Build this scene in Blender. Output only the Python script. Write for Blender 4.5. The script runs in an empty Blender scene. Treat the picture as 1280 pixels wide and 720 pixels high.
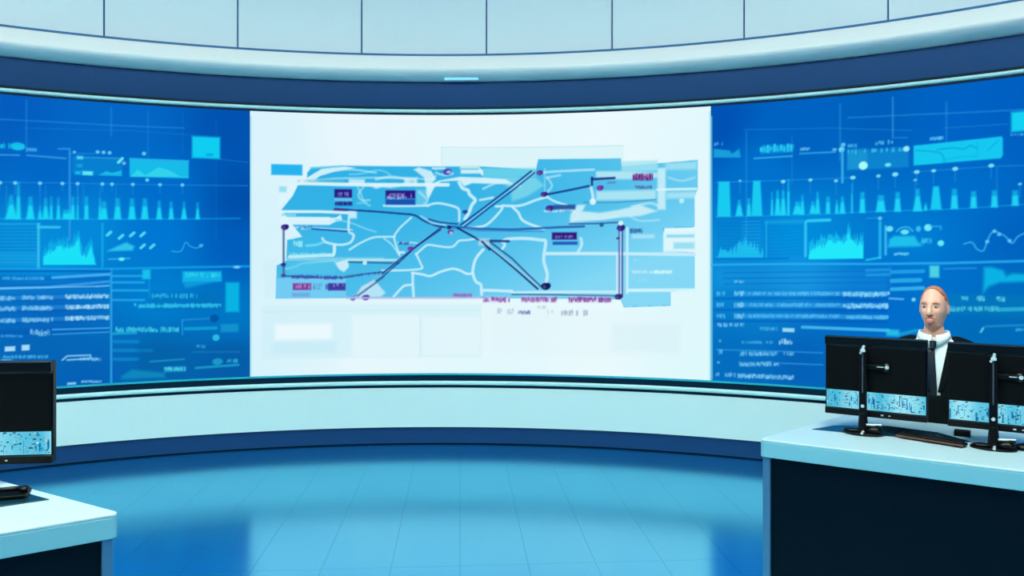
import bpy, bmesh, math, random
import numpy as np
from mathutils import Vector, Matrix
from mathutils.bvhtree import BVHTree

# ------------------------------------------------------------------ camera, world, exposure, fill level
SC = bpy.context.scene
C = SC.collection
CAMZ, F, HX, HY = 1.6, 1000.0, 640.0, 322.0          # eye height, focal length in px of 1280, principal column, horizon row
cam_data = bpy.data.cameras.new('camera'); cam = bpy.data.objects.new('camera', cam_data); C.objects.link(cam)
cam.location = (0, 0, CAMZ); cam.rotation_euler = (math.radians(90), 0, 0)
cam_data.sensor_width = 36.0; cam_data.lens = 36.0 * F / 1280.0
cam_data.shift_y = (HY - 360.0) / 1280.0
cam_data.clip_start = 0.05
SC.camera = cam
w = bpy.data.worlds.new('world'); SC.world = w; w.use_nodes = True
w.node_tree.nodes['Background'].inputs[0].default_value = (0.05, 0.15, 0.3, 1)
w.node_tree.nodes['Background'].inputs[1].default_value = 0.3
vs = SC.view_settings
vs.view_transform = 'Standard'; vs.look = 'None'; vs.exposure = 0.0; vs.gamma = 1.0; vs.use_curve_mapping = False
CEILING_FILL = 38.0

# ------------------------------------------------------------------ helpers
def lin(c):
    return tuple((v/255/12.92 if v/255 <= .04045 else ((v/255+.055)/1.055)**2.4) for v in c)
def mat(name, rgb, rough=.5, metal=0.0, spec=.5, noise=0.0, nscale=30, emit=0.0, coat=0.0, bump=0.0):
    m = bpy.data.materials.new(name); m.use_nodes = True
    nt = m.node_tree; b = nt.nodes['Principled BSDF']; c = (*lin(rgb), 1)
    b.inputs['Base Color'].default_value = c
    b.inputs['Roughness'].default_value = rough; b.inputs['Metallic'].default_value = metal
    b.inputs['Specular IOR Level'].default_value = spec; b.inputs['Coat Weight'].default_value = coat
    if emit:
        b.inputs['Emission Color'].default_value = c; b.inputs['Emission Strength'].default_value = emit
    if noise or bump:
        tc = nt.nodes.new('ShaderNodeTexCoord'); n = nt.nodes.new('ShaderNodeTexNoise'); n.inputs['Scale'].default_value = nscale
        n.inputs['Detail'].default_value = 4
        nt.links.new(tc.outputs['Object'], n.inputs['Vector'])
    if noise:
        mx = nt.nodes.new('ShaderNodeMix'); mx.data_type = 'RGBA'
        mx.inputs[6].default_value = tuple(v*(1-noise) for v in c[:3])+(1,); mx.inputs[7].default_value = tuple(min(1, v*(1+noise)) for v in c[:3])+(1,)
        nt.links.new(n.outputs['Fac'], mx.inputs[0]); nt.links.new(mx.outputs[2], b.inputs['Base Color'])
    if bump:
        bp = nt.nodes.new('ShaderNodeBump'); bp.inputs['Strength'].default_value = bump; bp.inputs['Distance'].default_value = .002
        nt.links.new(n.outputs['Fac'], bp.inputs['Height']); nt.links.new(bp.outputs[0], b.inputs['Normal'])
    return m
def emitter(name, rgb, strength):
    m = bpy.data.materials.new(name); m.use_nodes = True; nt = m.node_tree; nt.nodes.clear()
    e = nt.nodes.new('ShaderNodeEmission'); e.inputs[0].default_value = (*lin(rgb), 1); e.inputs[1].default_value = strength
    o = nt.nodes.new('ShaderNodeOutputMaterial'); nt.links.new(e.outputs[0], o.inputs[0]); return m
def link(name, me, m=None, parent=None, smooth=False):
    o = bpy.data.objects.new(name, me); C.objects.link(o)
    if m: me.materials.append(m)
    if parent: o.parent = parent
    if smooth:
        me.polygons.foreach_set('use_smooth', [True]*len(me.polygons))
    return o
def obj(name, bm, m=None, parent=None, smooth=False, bevel=0.0):
    bmesh.ops.recalc_face_normals(bm, faces=bm.faces)
    me = bpy.data.meshes.new(name); bm.to_mesh(me); bm.free()
    o = link(name, me, m, parent, smooth)
    if bevel:
        md = o.modifiers.new('bevel', 'BEVEL'); md.width = bevel; md.segments = 3; md.limit_method = 'ANGLE'
    return o
def tag(o, label, cat, group=None):
    o['label'] = label; o['category'] = cat
    if group: o['group'] = group
    return o
def struct(o):
    o['kind'] = 'structure'; return o
def thing(name, label, cat, loc=(0, 0, 0), rz=0.0, group=None):
    o = bpy.data.objects.new(name, None); C.objects.link(o); o.location = loc; o.rotation_euler = (0, 0, rz)
    o.empty_display_size = .1
    return tag(o, label, cat, group)
def box(bm, c, s, rot=None):
    r = bmesh.ops.create_cube(bm, size=1)
    M = Matrix.Translation(c) @ (rot or Matrix.Identity(4)) @ Matrix.Diagonal((*s, 1))
    bmesh.ops.transform(bm, matrix=M, verts=r['verts']); return bm
def cyl(bm, a, b, r1, r2=None, seg=20):
    a, b = Vector(a), Vector(b); d = b-a
    r = bmesh.ops.create_cone(bm, cap_ends=True, segments=seg, radius1=r1, radius2=r1 if r2 is None else r2, depth=d.length)
    M = Matrix.Translation((a+b)/2) @ d.to_track_quat('Z', 'Y').to_matrix().to_4x4()
    bmesh.ops.transform(bm, matrix=M, verts=r['verts']); return bm
def ball(bm, c, s, u=24, v=16):
    r = bmesh.ops.create_uvsphere(bm, u_segments=u, v_segments=v, radius=1)
    bmesh.ops.transform(bm, matrix=Matrix.Translation(c) @ Matrix.Diagonal((*s, 1)), verts=r['verts']); return r['verts']
def prism(bm, pts, z0, z1):
    lo = [bm.verts.new((p[0], p[1], z0)) for p in pts]; hi = [bm.verts.new((p[0], p[1], z1)) for p in pts]
    bm.faces.new(lo[::-1]); bm.faces.new(hi)
    for i in range(len(pts)):
        j = (i+1) % len(pts); bm.faces.new((lo[i], lo[j], hi[j], hi[i]))
    return bm
NB = bmesh.new

# ------------------------------------------------------------------ the round room: centre, radius, photo-to-wall survey
D0 = 6.84
R = .9144*D0; CX = -.0887*D0; CY = D0-R
def ray_depth(u, r=R):
    a = 1+u*u; b = -2*(u*CX+CY); c = CX*CX+CY*CY-r*r
    return (-b+math.sqrt(b*b-4*a*c))/(2*a)
def surv(x, y):                                       # wall position (arc length, height) of a point surveyed on the photograph
    u = (x-HX)/F; d = ray_depth(u)
    return R*math.atan2(u*d-CX, d-CY), CAMZ+(HY-y)/F*d
def th(x): return surv(x, 0)[0]/R
def on(r, t, z): return (CX+r*math.sin(t), CY+r*math.cos(t), z)
def arc(name, prof, t0, t1, m, closed=True, step=.02, smooth=False, bm=None, parent=None):
    """sweep a profile of (offset from the wall radius, height) round the room"""
    own = bm is None
    if own: bm = NB()
    full = abs(t1-t0) > 2*math.pi-1e-4
    n = max(2, int(round((t1-t0)/step)))
    rings = [[bm.verts.new(on(R+p[0], t0+(t1-t0)*i/n, p[1])) for p in prof] for i in range(n if full else n+1)]
    k = len(prof)
    for i in range(n):
        a, b = rings[i], rings[(i+1) % len(rings)]
        for j in range(k if closed else k-1):
            q = (j+1) % k; bm.faces.new((a[j], a[q], b[q], b[j]))
    if closed and not full:
        bm.faces.new(rings[0][::-1]); bm.faces.new(rings[-1])
    if own: return obj(name, bm, m, parent, smooth)
def rp(r0, r1, z0, z1): return [(r0, z0), (r1, z0), (r1, z1), (r0, z1)]

M_navy = mat('navy_wall', (3, 52, 100), rough=.38, metal=.45, spec=.2, noise=.06, nscale=4)
M_navy2 = mat('navy_skirting', (4, 56, 112), rough=.4, noise=.05, nscale=4)
M_white = mat('cool_white_panel', (216, 238, 240), rough=.45, noise=.01, nscale=3)
M_fascia = mat('pale_fascia', (232, 246, 253), rough=.55, noise=.015, nscale=2)
M_lip = mat('white_cornice', (250, 250, 250), rough=.3)
M_groove = mat('blue_joint', (30, 110, 170), rough=.6)
M_dark = mat('dark_teal_trim', (2, 36, 60), rough=.5, spec=.1)
M_pale = mat('pale_trim', (190, 238, 240), rough=.3)
M_black = mat('black_plastic', (2, 4, 8), rough=.35, spec=.3, noise=.1)
M_blackm = mat('black_matte', (1, 3, 6), rough=.5, spec=.15)
M_gloss = mat('black_gloss_panel', (1, 9, 20), rough=.25, spec=.3, noise=.2, nscale=2)
M_top = mat('white_worktop', (178, 206, 218), rough=.35, noise=.01, nscale=5)
M_edge = mat('shaded_edge_blue', (112, 176, 196), rough=.4, noise=.01, nscale=5)  # white worktop colour with the edge's shade and blue light mixed in
M_post = mat('brushed_steel_post', (96, 150, 186), rough=.35, metal=.7)
M_chrome = mat('chrome', (205, 225, 232), rough=.3, metal=.3)
M_fill = emitter('fill_emitter', (242, 253, 236), CEILING_FILL)  # glow of the added ceiling fill
M_glow = emitter('added_cornice_glow', (120, 200, 255), 1.5)
M_ceil = mat('ceiling_paint', (185, 215, 230), rough=.7, noise=.02, nscale=3)

# floor: blue polished tile with thin joints
def floor_mat():
    m = bpy.data.materials.new('polished_blue_tile'); m.use_nodes = True; nt = m.node_tree; nt.nodes.clear()
    N = nt.nodes.new; L = nt.links.new
    tc = N('ShaderNodeTexCoord'); mp = N('ShaderNodeMapping'); mp.inputs['Rotation'].default_value = (0, 0, -.065)
    mp.inputs['Location'].default_value = (.0, .1, 0)
    L(tc.outputs['Object'], mp.inputs[0])
    br = N('ShaderNodeTexBrick'); br.offset = 0; br.inputs['Scale'].default_value = 1
    br.inputs['Brick Width'].default_value = .355; br.inputs['Row Height'].default_value = 1.42; br.inputs['Mortar Size'].default_value = .0022
    br.inputs['Mortar Smooth'].default_value = .3
    br.inputs['Color1'].default_value = (*lin((14, 108, 176)), 1); br.inputs['Color2'].default_value = (*lin((14, 112, 181)), 1)
    br.inputs['Mortar'].default_value = (*lin((2, 66, 118)), 1)
    L(mp.outputs[0], br.inputs[0])
    df = N('ShaderNodeBsdfDiffuse'); L(br.outputs['Color'], df.inputs[0])
    gl = N('ShaderNodeBsdfGlossy'); gl.inputs['Roughness'].default_value = .09; gl.inputs[0].default_value = (.25, .74, .92, 1)
    ns = N('ShaderNodeTexNoise'); ns.inputs['Scale'].default_value = 1.5; L(tc.outputs['Object'], ns.inputs[0])
    mr = N('ShaderNodeMapRange'); mr.inputs[3].default_value = .14; mr.inputs[4].default_value = .2
    L(ns.outputs['Fac'], mr.inputs[0]); L(mr.outputs[0], gl.inputs['Roughness'])
    mf = N('ShaderNodeMapRange'); mf.inputs[3].default_value = .72; mf.inputs[4].default_value = .55; L(br.outputs['Fac'], mf.inputs[0])
    mx = N('ShaderNodeMixShader'); L(mf.outputs[0], mx.inputs[0])
    L(df.outputs[0], mx.inputs[1]); L(gl.outputs[0], mx.inputs[2])
    o = N('ShaderNodeOutputMaterial'); L(mx.outputs[0], o.inputs[0]); return m
PI = math.pi
CEIL = 5.2
def disc(name, z0, z1, m, r):
    bm = NB(); prism(bm, [on(r, 2*PI*i/160, 0)[:2] for i in range(160)], z0, z1); return struct(obj(name, bm, m))
disc('floor', -.1, 0, floor_mat(), R+.2)
disc('ceiling', CEIL, CEIL+.1, M_ceil, R+.2)
T0, T1 = math.radians(-62), math.radians(68)          # the arc that carries the screens
struct(arc('wall_front', rp(.05, .2, 0, CEIL), T0, T1, M_navy))
struct(arc('wall_back', rp(.05, .2, 0, CEIL), T1, T0+2*PI, M_navy))
# fascia above the cornice: tall pale panels with narrow joints
xs = [130, 297, 452, 608, 765, 930, 1110]
joints = [th(x) for x in xs]
while joints[0] > T0: joints.insert(0, joints[0]-.158)
while joints[-1] < T1: joints.append(joints[-1]+.158)
bm = NB()
for a, b in zip(joints[:-1], joints[1:]):
    a, b = max(a, T0), min(b, T1)
    if b-a > .02: arc('', rp(.0, .035, 3.2, CEIL), a+.0011, b-.0011, None, bm=bm)
struct(obj('wall_upper', bm, M_fascia))
struct(arc('trim_1', rp(.032, .052, 3.2, CEIL), T0, T1, M_groove))      # the blue joints seen between the panels
struct(arc('trim_2', [(.05, 3.305), (-.07, 3.305), (-.082, 3.301), (-.09, 3.29), (-.1, 3.24), (-.112, 3.2), (-.114, 3.19), (-.11, 3.178), (-.095, 3.163), (-.06, 3.143), (-.02, 3.127), (.02, 3.115), (.05, 3.11)], T0, T1, M_lip, smooth=True))
cs = arc('cornice_glow', [(-.03, 3.124), (-.012, 3.116), (-.012, 3.131), (-.03, 3.137)], th(556), th(598), M_glow)  # glow strip added to brighten the dark band, no real fitting
tag(cs, 'short glowing strip added under the middle of the white cornice', 'light')
struct(arc('trim_3', rp(-.072, .0, 3.3055, 3.322), T0, T1, M_groove))
struct(arc('trim_4', rp(.02, .052, 2.866, 2.89), T0, T1, M_dark))
struct(arc('trim_5', [(.04, 2.836), (-.004, 2.836), (-.016, 2.843), (-.02, 2.851), (-.016, 2.859), (-.004, 2.866), (.04, 2.866)], T0, T1, M_pale, smooth=True))
struct(arc('trim_6', rp(-.004, .052, 2.818, 2.836), T0, T1, M_dark))
M_teal = mat('teal_ledge', (40, 180, 205), rough=.3)
struct(arc('trim_7', rp(-.004, .052, .596, .612), T0, T1, M_teal))
struct(arc('trim_8', rp(.004, .052, .547, .596), T0, T1, M_dark))
struct(arc('trim_9', [(.05, .513), (-.01, .513), (-.018, .52), (-.02, .53), (-.018, .54), (-.01, .547), (.05, .547)], T0, T1, M_pale, smooth=True))
struct(arc('trim_10', rp(.01, .052, .487, .513), T0, T1, M_dark))
struct(arc('wall_lower', rp(-.01, .052, .154, .487), T0, T1, M_white))
struct(arc('baseboard_front', rp(.015, .052, .012, .154), T0, T1, M_navy2))
struct(arc('trim_11', rp(.03, .052, 0, .012), T0, T1, M_blackm))  # black strip painted in as the shadow gap at the floor

# ceiling fill: unseen framed square panels, added above the view to light the room
def fill_panel(x, y, label):
    t = thing('fill_panel', label, 'light', (x, y, CEIL), 0, 'added fill panels over the room')
    bm = NB()
    for sx, sy, lx, ly in ((0, .53, 1.1, .04), (0, -.53, 1.1, .04), (.53, 0, .04, 1.02), (-.53, 0, .04, 1.02)):
        box(bm, (sx, sy, -.03), (lx, ly, .06))
    obj('frame', bm, M_white, t)
    bm = NB(); box(bm, (0, 0, -.02), (1.02, 1.02, .03)); obj('glow_face', bm, M_fill, t)
for i, (x, y) in enumerate([(-2.7, 1.9), (-.6, 2.4), (1.5, 1.9), (-3.2, -.2), (-.6, -.1), (2.0, -.2)]):
    fill_panel(x, y, 'unseen square fill panel added in the ceiling above the control room')

# ------------------------------------------------------------------ screen pictures, drawn in wall coordinates
RES = .0062
class Canvas:
    def __init__(s, x0, x1, ztop=2.818, zbot=.612, smin=None, smax=None):
        s.s0 = surv(x0, 0)[0] if smin is None else smin
        s.s1 = surv(x1, 0)[0] if smax is None else smax
        s.z0, s.z1 = zbot, ztop
        s.nx = int((s.s1-s.s0)/RES)+1; s.nz = int((s.z1-s.z0)/RES)+1
        s.S = np.linspace(s.s0, s.s1, s.nx)[None, :]; s.Z = np.linspace(s.z0, s.z1, s.nz)[:, None]
        s.im = np.zeros((s.nz, s.nx, 3)); s.rng = np.random.RandomState(5)
    def field(s, pts, p=3.0):
        acc = np.zeros_like(s.im); wt = np.zeros((s.nz, s.nx))
        for x, y, c in pts:
            a, z = surv(x, y); w_ = 1/(((s.S-a)**2+(s.Z-z)**2)+.03)**(p/2)
            acc += w_[..., None]*np.array(c, float)/255; wt += w_
        s.im = acc/wt[..., None]
    def blend(s, al, c, win):
        i0, i1, j0, j1 = win
        v = s.im[i0:i1, j0:j1]; s.im[i0:i1, j0:j1] = v+(np.array(c, float)/255-v)*al[..., None]
    def win(s, a0, a1, z0, z1, pad=.03):
        j0 = max(0, int((a0-pad-s.s0)/RES)); j1 = min(s.nx, int((a1+pad-s.s0)/RES)+2)
        i0 = max(0, int((z0-pad-s.z0)/RES)); i1 = min(s.nz, int((z1+pad-s.z0)/RES)+2)
        return (i0, i1, j0, j1) if (i1 > i0 and j1 > j0) else None
    def raw(s, a0, a1, z0, z1, c, a=1, soft=1.0):
        wn = s.win(a0, a1, z0, z1, .03+.007*soft)
        if not wn: return
        S = s.S[:, wn[2]:wn[3]]; Z = s.Z[wn[0]:wn[1]]
        d = np.maximum(np.maximum(a0-S, S-a1), np.maximum(z0-Z, Z-z1))
        s.blend(a*np.clip(.5-d/(.0068*soft), 0, 1), c, wn)
    def rect(s, x0, y0, x1, y1, c, a=1, soft=1.2):
        xm = (x0+x1)/2; s.raw(surv(x0, 0)[0], surv(x1, 0)[0], surv(xm, y1)[1], surv(xm, y0)[1], c, a, soft)
    def line(s, pts, w_, c, a=1, soft=1.3):
        P = [surv(*p) for p in pts]; hw = w_*.0068/2
        wn = s.win(min(p[0] for p in P), max(p[0] for p in P), min(p[1] for p in P), max(p[1] for p in P), .03+hw)
        if not wn: return
        S = s.S[:, wn[2]:wn[3]]; Z = s.Z[wn[0]:wn[1]]; D = np.full(np.broadcast(S, Z).shape, 9.)
        for (ax, az), (bx, bz) in zip(P[:-1], P[1:]):
            dx, dz = bx-ax, bz-az; t = np.clip(((S-ax)*dx+(Z-az)*dz)/(dx*dx+dz*dz+1e-12), 0, 1)
            D = np.minimum(D, np.hypot(S-ax-t*dx, Z-az-t*dz))
        s.blend(a*np.clip(.5-(D-hw)/(.0068*soft), 0, 1), c, wn)
    def curve(s, pts, w_, c, a=1, soft=1.3):             # smooth line through the points
        q = []
        P = [pts[0]]+list(pts)+[pts[-1]]
        for i in range(1, len(P)-2):
            for k in range(5):
                t = k/5; p0, p1, p2, p3 = [np.array(P[i+j-1], float) for j in range(4)]
                q.append(tuple(.5*((2*p1)+(-p0+p2)*t+(2*p0-5*p1+4*p2-p3)*t*t+(-p0+3*p1-3*p2+p3)*t**3)))
        q.append(pts[-1]); s.line(q, w_, c, a, soft)
    def poly(s, pts, c, a=1, soft=1.2):
        P = [surv(*p) for p in pts]
        wn = s.win(min(p[0] for p in P), max(p[0] for p in P), min(p[1] for p in P), max(p[1] for p in P))
        if not wn: return
        S = s.S[:, wn[2]:wn[3]]; Z = s.Z[wn[0]:wn[1]]; shp = np.broadcast(S, Z).shape; D = np.full(shp, 9.); ins = np.zeros(shp, bool)
        for (ax, az), (bx, bz) in zip(P, P[1:]+P[:1]):
            dx, dz = bx-ax, bz-az; t = np.clip(((S-ax)*dx+(Z-az)*dz)/(dx*dx+dz*dz+1e-12), 0, 1)
            D = np.minimum(D, np.hypot(S-ax-t*dx, Z-az-t*dz))
            if abs(dz) > 1e-9: ins ^= ((az > Z) != (bz > Z)) & (S < (bx-ax)*(Z-az)/(bz-az)+ax)
        D = np.where(ins, -D, D); s.blend(a*np.clip(.5-D/(.0068*soft), 0, 1), c, wn)
    def dot(s, x, y, rx, c, a=1, ry=None, soft=1.4):
        ry = ry or rx; sx, z = surv(x, y); k = .0068; wn = s.win(sx-rx*k, sx+rx*k, z-ry*k, z+ry*k)
        if not wn: return
        S = s.S[:, wn[2]:wn[3]]; Z = s.Z[wn[0]:wn[1]]; d = (np.hypot((S-sx)/rx, (Z-z)/ry)-k)*min(rx, ry)
        s.blend(a*np.clip(.5-d/(k*soft), 0, 1), c, wn)
    def glow(s, x, y, r, c, a):
        sx, z = surv(x, y); wn = (0, s.nz, 0, s.nx)
        s.blend(a*np.exp(-((s.S-sx)**2+(s.Z-z)**2)/(r*.0068)**2), c, wn)
    def text(s, x0, y0, x1, h, c, a=.9, dens=.8, y1=None):   # illegible small writing, as blurred as in the photograph
        x = x0; y1 = y0 if y1 is None else y1; k = max(1.5, h*.38)
        while x < x1:
            yy = y0+(y1-y0)*(x-x0)/max(1, x1-x0)
            if s.rng.rand() < dens:
                for q in range(2):
                    wd = k*(.35+.5*s.rng.rand()); hh = h*(.3+.6*s.rng.rand()); yo = (h-hh)*(s.rng.rand()-.5)
                    s.rect(x, yy+yo-hh/2, min(x1, x+wd), yy+yo+hh/2, c, a*(.45+.55*s.rng.rand()), 1.6)
            x += k
    def area(s, xs_, base, tops, c, a=1):
        s.poly([(xs_[0], base[0])]+list(zip(xs_, tops))+[(xs_[-1], base[1])], c, a, 1.6)
def lerp(a, b, t): return a+(b-a)*t

def side_screen(cv, X, Y0, mirror_hint):
    pass

# --- left blue screen
def paint_left():
    s_left = -R*math.radians(47)
    c = Canvas(0, 312, smin=s_left)
    c.field([(15, 140, (4, 92, 190)), (150, 150, (4, 103, 198)), (285, 160, (2, 82, 176)), (60, 215, (2, 102, 200)), (200, 235, (0, 108, 204)), (300, 250, (0, 76, 166)),
             (30, 300, (4, 146, 220)), (110, 290, (4, 140, 220)), (200, 295, (0, 122, 214)), (295, 310, (0, 92, 188)), (60, 332, (8, 150, 225)), (60, 385, (8, 98, 188)), (200, 375, (0, 132, 212)),
             (290, 390, (0, 122, 200)), (60, 440, (5, 100, 180)), (200, 440, (4, 100, 172)), (290, 455, (5, 90, 168)), (110, 480, (5, 95, 180)), (-60, 200, (3, 92, 188)), (-60, 420, (5, 98, 184))])
    B = (50, 165, 235); W = (150, 215, 250); CY_ = (24, 205, 240); CB = (28, 228, 250)
    for x, y0, y1, a in ((33, 125, 190, .35), (139, 135, 170, .35), (185, 140, 205, .25), (228, 140, 190, .12), (270, 150, 300, .1)): c.line([(x, y0), (x, y1)], 1.6, B, a)
    c.line([(0, 149), (60, 152), (150, 157), (230, 160)], 1.4, B, .45); c.line([(30, 160), (160, 163), (260, 170)], 1, B, .25); c.line([(240, 195), (310, 203)], 1, B, .35)
    c.text(-20, 182, 12, 9, CY_, .9, .95); c.dot(22, 183, 7, CY_, .8, 4.5); c.text(15, 183, 30, 7, CY_, .8, 1)
    c.rect(33, 185, 46, 189, (90, 185, 240), .7, 2); c.line([(-20, 193), (24, 194)], 1.6, (80, 175, 240), .7); c.line([(34, 194), (70, 197), (82, 198)], 2, (80, 175, 240), .6)
    c.line([(73, 186), (87, 186), (87, 300)], 1.8, (60, 160, 235), .75); c.line([(87, 192), (118, 192)], 1, B, .6)
    c.rect(90, 196, 153, 219, (14, 150, 215), .45, 3)
    for x, y, r in ((122, 190, 2), (129.5, 190.5, 2), (137, 191, 2), (93, 190, 1.5), (180, 192, 2.2)): c.dot(x, y, r, (110, 215, 250), .9)
    c.rect(96, 195, 104, 199, (90, 220, 250), .9, 2); c.line([(106, 197), (150, 198)], 1.5, B, .7); c.line([(148, 203), (153, 198)], 3, (120, 240, 250), .9); c.dot(155, 204, 2, W, .7)
    c.rect(103, 214, 116, 219, (100, 240, 250), .95, 2); c.rect(94, 214, 101, 218, CY_, .8, 2); c.poly([(123, 219), (133, 214), (140, 216), (152, 213), (152, 220)], (30, 195, 235), .85); c.rect(96, 205, 103, 209, CY_, .5, 2)
    c.rect(162, 199, 236, 222, (24, 196, 236), .92, 1.5); c.rect(162, 199, 236, 203, (40, 175, 235), .6, 2)
    c.poly([(163, 221), (172, 212), (182, 219), (198, 209), (212, 213), (224, 220), (235, 221)], (80, 232, 240), .5)
    c.rect(240, 171, 275, 198, (16, 205, 242), 1, 3); c.rect(258, 192, 266, 195, (0, 150, 215), .7, 2)
    c.line([(-30, 227), (90, 229), (310, 232)], 1.2, (40, 150, 230), .55)
    for x in (0, 19, 50, 78, 97, 128, 140, 166, 200, 228): c.dot(x, 228.5+.012*x, 1.9, (130, 225, 255), .9); c.line([(x, 230), (x, 238+(x % 7))], 1, B, .4)
    c.dot(184, 225, 2, (110, 230, 250), .9)
    c.line([(-30, 273), (150, 274), (300, 273)], 1.4, (20, 165, 230), .7)
    for x, t, wt, wb in ((-14, 250, 4, 14), (14, 244, 4, 15), (23, 228, 3, 6), (38, 246, 4, 10), (50, 258, 2, 5), (57, 248, 3, 8), (64, 246, 2, 4), (73, 247, 2, 5), (84, 262, 10, 12), (91, 246, 3, 5), (97, 246, 1, 2), (108, 246, 4, 5),
                         (125, 248, 2, 4), (130, 252, 5, 9), (147, 248, 5, 9), (165, 248, 5, 9), (181, 248, 5, 9), (199, 251, 3, 7), (214, 252, 3, 6), (230, 252, 2, 7), (247, 253, 2, 5)):
        c.poly([(x-wb/2, 274), (x-wt/2, t), (x+wt/2, t), (x+wb/2, 274)], (26, 205, 242), .55, 2.5); tm = lerp(t, 274, .4)
        c.poly([(x-wb/2, 274), (x-wt/2, tm), (x+wt/2, tm), (x+wb/2, 274)], (30, 225, 250), .8, 2.2)
    for x in (8, 23, 50, 57, 88, 97, 104, 125, 145): c.line([(x, 232), (x, 262)], 1, B, .35)
    # table of figures, histogram, small icons
    c.line([(-30, 280), (50, 280)], 2, (30, 175, 235), .7)
    for i in range(11): c.line([(-30, 285+i*4.3), (46, 285+i*4.3)], 1, (60, 190, 240), .4)
    for i in range(24): c.line([(-28+i*3.2, 284), (-28+i*3.2, 330)], 1, (0, 110, 195), .28)
    c.rect(-30, 315, 46, 333, (30, 180, 235), .35, 3)
    c.line([(48, 280), (48, 336)], 2.6, (60, 200, 245), .8); c.line([(48, 284), (74, 284)], 3, (60, 200, 245), .85); c.line([(128, 280), (128, 333)], 2.6, (20, 175, 235), .7)
    rg = np.random.RandomState(3); hx = np.linspace(54, 120, 60); prof = np.interp(hx, [54, 65, 78, 90, 99, 101, 106, 115, 120], [312, 304, 300, 298, 290, 305, 312, 300, 328])
    c.area(hx, (331, 331), prof+rg.uniform(-6, 7, 60), (20, 190, 240), .6); c.area(hx, (331, 331), np.minimum(330, prof+9+rg.uniform(-4, 4, 60)), CB, .95)
    for x, y in ((136, 292), (151, 296), (165, 293), (178, 293), (178, 308), (190, 308)): c.line([(x-2, y+2), (x+2.5, y-2)], 3.2, (90, 225, 250), .9)
    c.poly([(134, 314), (146, 308), (158, 303), (168, 308), (166, 313)], (60, 220, 245), .75, 3); c.line([(136, 324), (162, 323)], 1.8, (60, 180, 240), .8); c.dot(152, 324, 3, (110, 250, 250), .95, 2)
    c.curve([(215, 314), (226, 314), (232, 303), (238, 308), (246, 310), (254, 306)], 1.3, (70, 190, 245), .7); c.dot(251, 307, 2.2, (70, 200, 245), .7)
    c.line([(-30, 336), (135, 336), (300, 333), (312, 333)], 2.6, (20, 165, 235), .8); c.dot(296, 334, 4, (130, 215, 250), .9, 1.6)
    # lower left list
    c.line([(139, 337), (139, 484)], 2.2, (50, 170, 235), .85); c.line([(-30, 339), (138, 339)], 2, (0, 80, 175), .6)
    for y, l in ((348, 0), (357, 1), (372, 2), (386, 2), (400, 2), (414, 3)):
        c.rect(-30, y-3.5, 136, y+4, (4, 80, 178), .35, 3)
    c.text(-20, 348, 55, 4, (90, 195, 245), .7); c.line([(66, 347), (136, 343)], 3.2, (80, 180, 250), .85)
    c.line([(-20, 361), (60, 359), (136, 352)], 3, (60, 165, 240), .8); c.line([(-20, 361), (120, 358)], 1.6, W, .7); c.line([(121, 358), (136, 357)], 2, (120, 200, 250), .8)
    for y, ye in ((373, 370), (386, 383), (401, 397)):
        c.line([(-20, y), (136, ye)], 4.5, (50, 150, 225), .55); c.text(-15, y, 20, 6, W, .85); c.text(28, y-1, 66, 6, W, .9, .95); c.text(82, ye+1, 136, 6, (190, 235, 252), .95, 1, ye)
    c.text(-10, 420, 28, 3, (90, 190, 240), .7); c.text(38, 416, 62, 9, W, .9, 1); c.line([(66, 412), (136, 410)], 2, (70, 175, 240), .8); c.line([(66, 418), (136, 415)], 1.6, (70, 175, 240), .7)
    c.rect(6, 433, 19, 439, (170, 225, 250), .95); c.rect(27, 431, 37, 438, (170, 225, 250), .95); c.text(4, 446, 60, 4, (100, 200, 240), .8); c.line([(2, 450), (14, 450)], 1.4, W, .7)
    c.line([(78, 450), (84, 445), (113, 444), (113, 448), (84, 450)], 1.8, W, .85); c.text(100, 449, 126, 4, W, .9, .8); c.rect(84, 478, 95, 481, W, .9); c.text(102, 477, 127, 3, W, .9, 1)
    # lower right map-like panel
    for y, x1 in ((345, 180), (353, 180), (363, 184), (375, 180)): c.line([(141, y), (x1, y)], 2.6, (40, 175, 240), .75)
    c.rect(178, 337, 188, 349, (24, 200, 240), .9, 2.5); c.line([(186, 350), (187, 372)], 1.2, B, .5)
    c.rect(228, 339, 277, 352, (20, 190, 236), .85, 2.5); c.poly([(228, 352), (277, 344), (277, 351), (232, 360)], (20, 175, 230), .6, 3)
    c.text(232, 344, 275, 7, (60, 225, 245), .6); c.rect(282, 353, 299, 390, (10, 190, 232), .85, 3)
    c.rect(188, 365, 276, 388, (4, 110, 180), .4, 5); c.text(190, 370, 246, 7, (60, 200, 240), .75, .75); c.text(168, 382, 276, 6, (70, 215, 245), .85, .85); c.line([(186, 383), (274, 381)], 3, (40, 190, 235), .7)
    c.text(142, 412, 224, 7, (80, 225, 240), .85, .9); c.line([(142, 417), (170, 416)], 3, (30, 170, 215), .8); c.line([(232, 411), (270, 410)], 4, (20, 170, 220), .75); c.line([(228, 400), (228, 418)], 1.5, B, .7); c.line([(228, 400), (262, 398)], 1.4, B, .6)
    c.rect(276, 405, 298, 415, (24, 160, 210), .7, 3); c.dot(268, 398, 5, (4, 70, 150), .6); c.dot(270, 422, 4, (50, 205, 235), .8)
    for y, x1 in ((427, 172), (438, 190), (449, 172)): c.line([(143, y), (x1, y)], 4, (16, 140, 205), .7)
    c.rect(172, 430, 306, 474, (6, 92, 160), .35, 8); c.poly([(152, 470), (165, 462), (185, 464), (206, 466), (206, 472), (152, 474)], (20, 150, 195), .7, 4)
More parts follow.
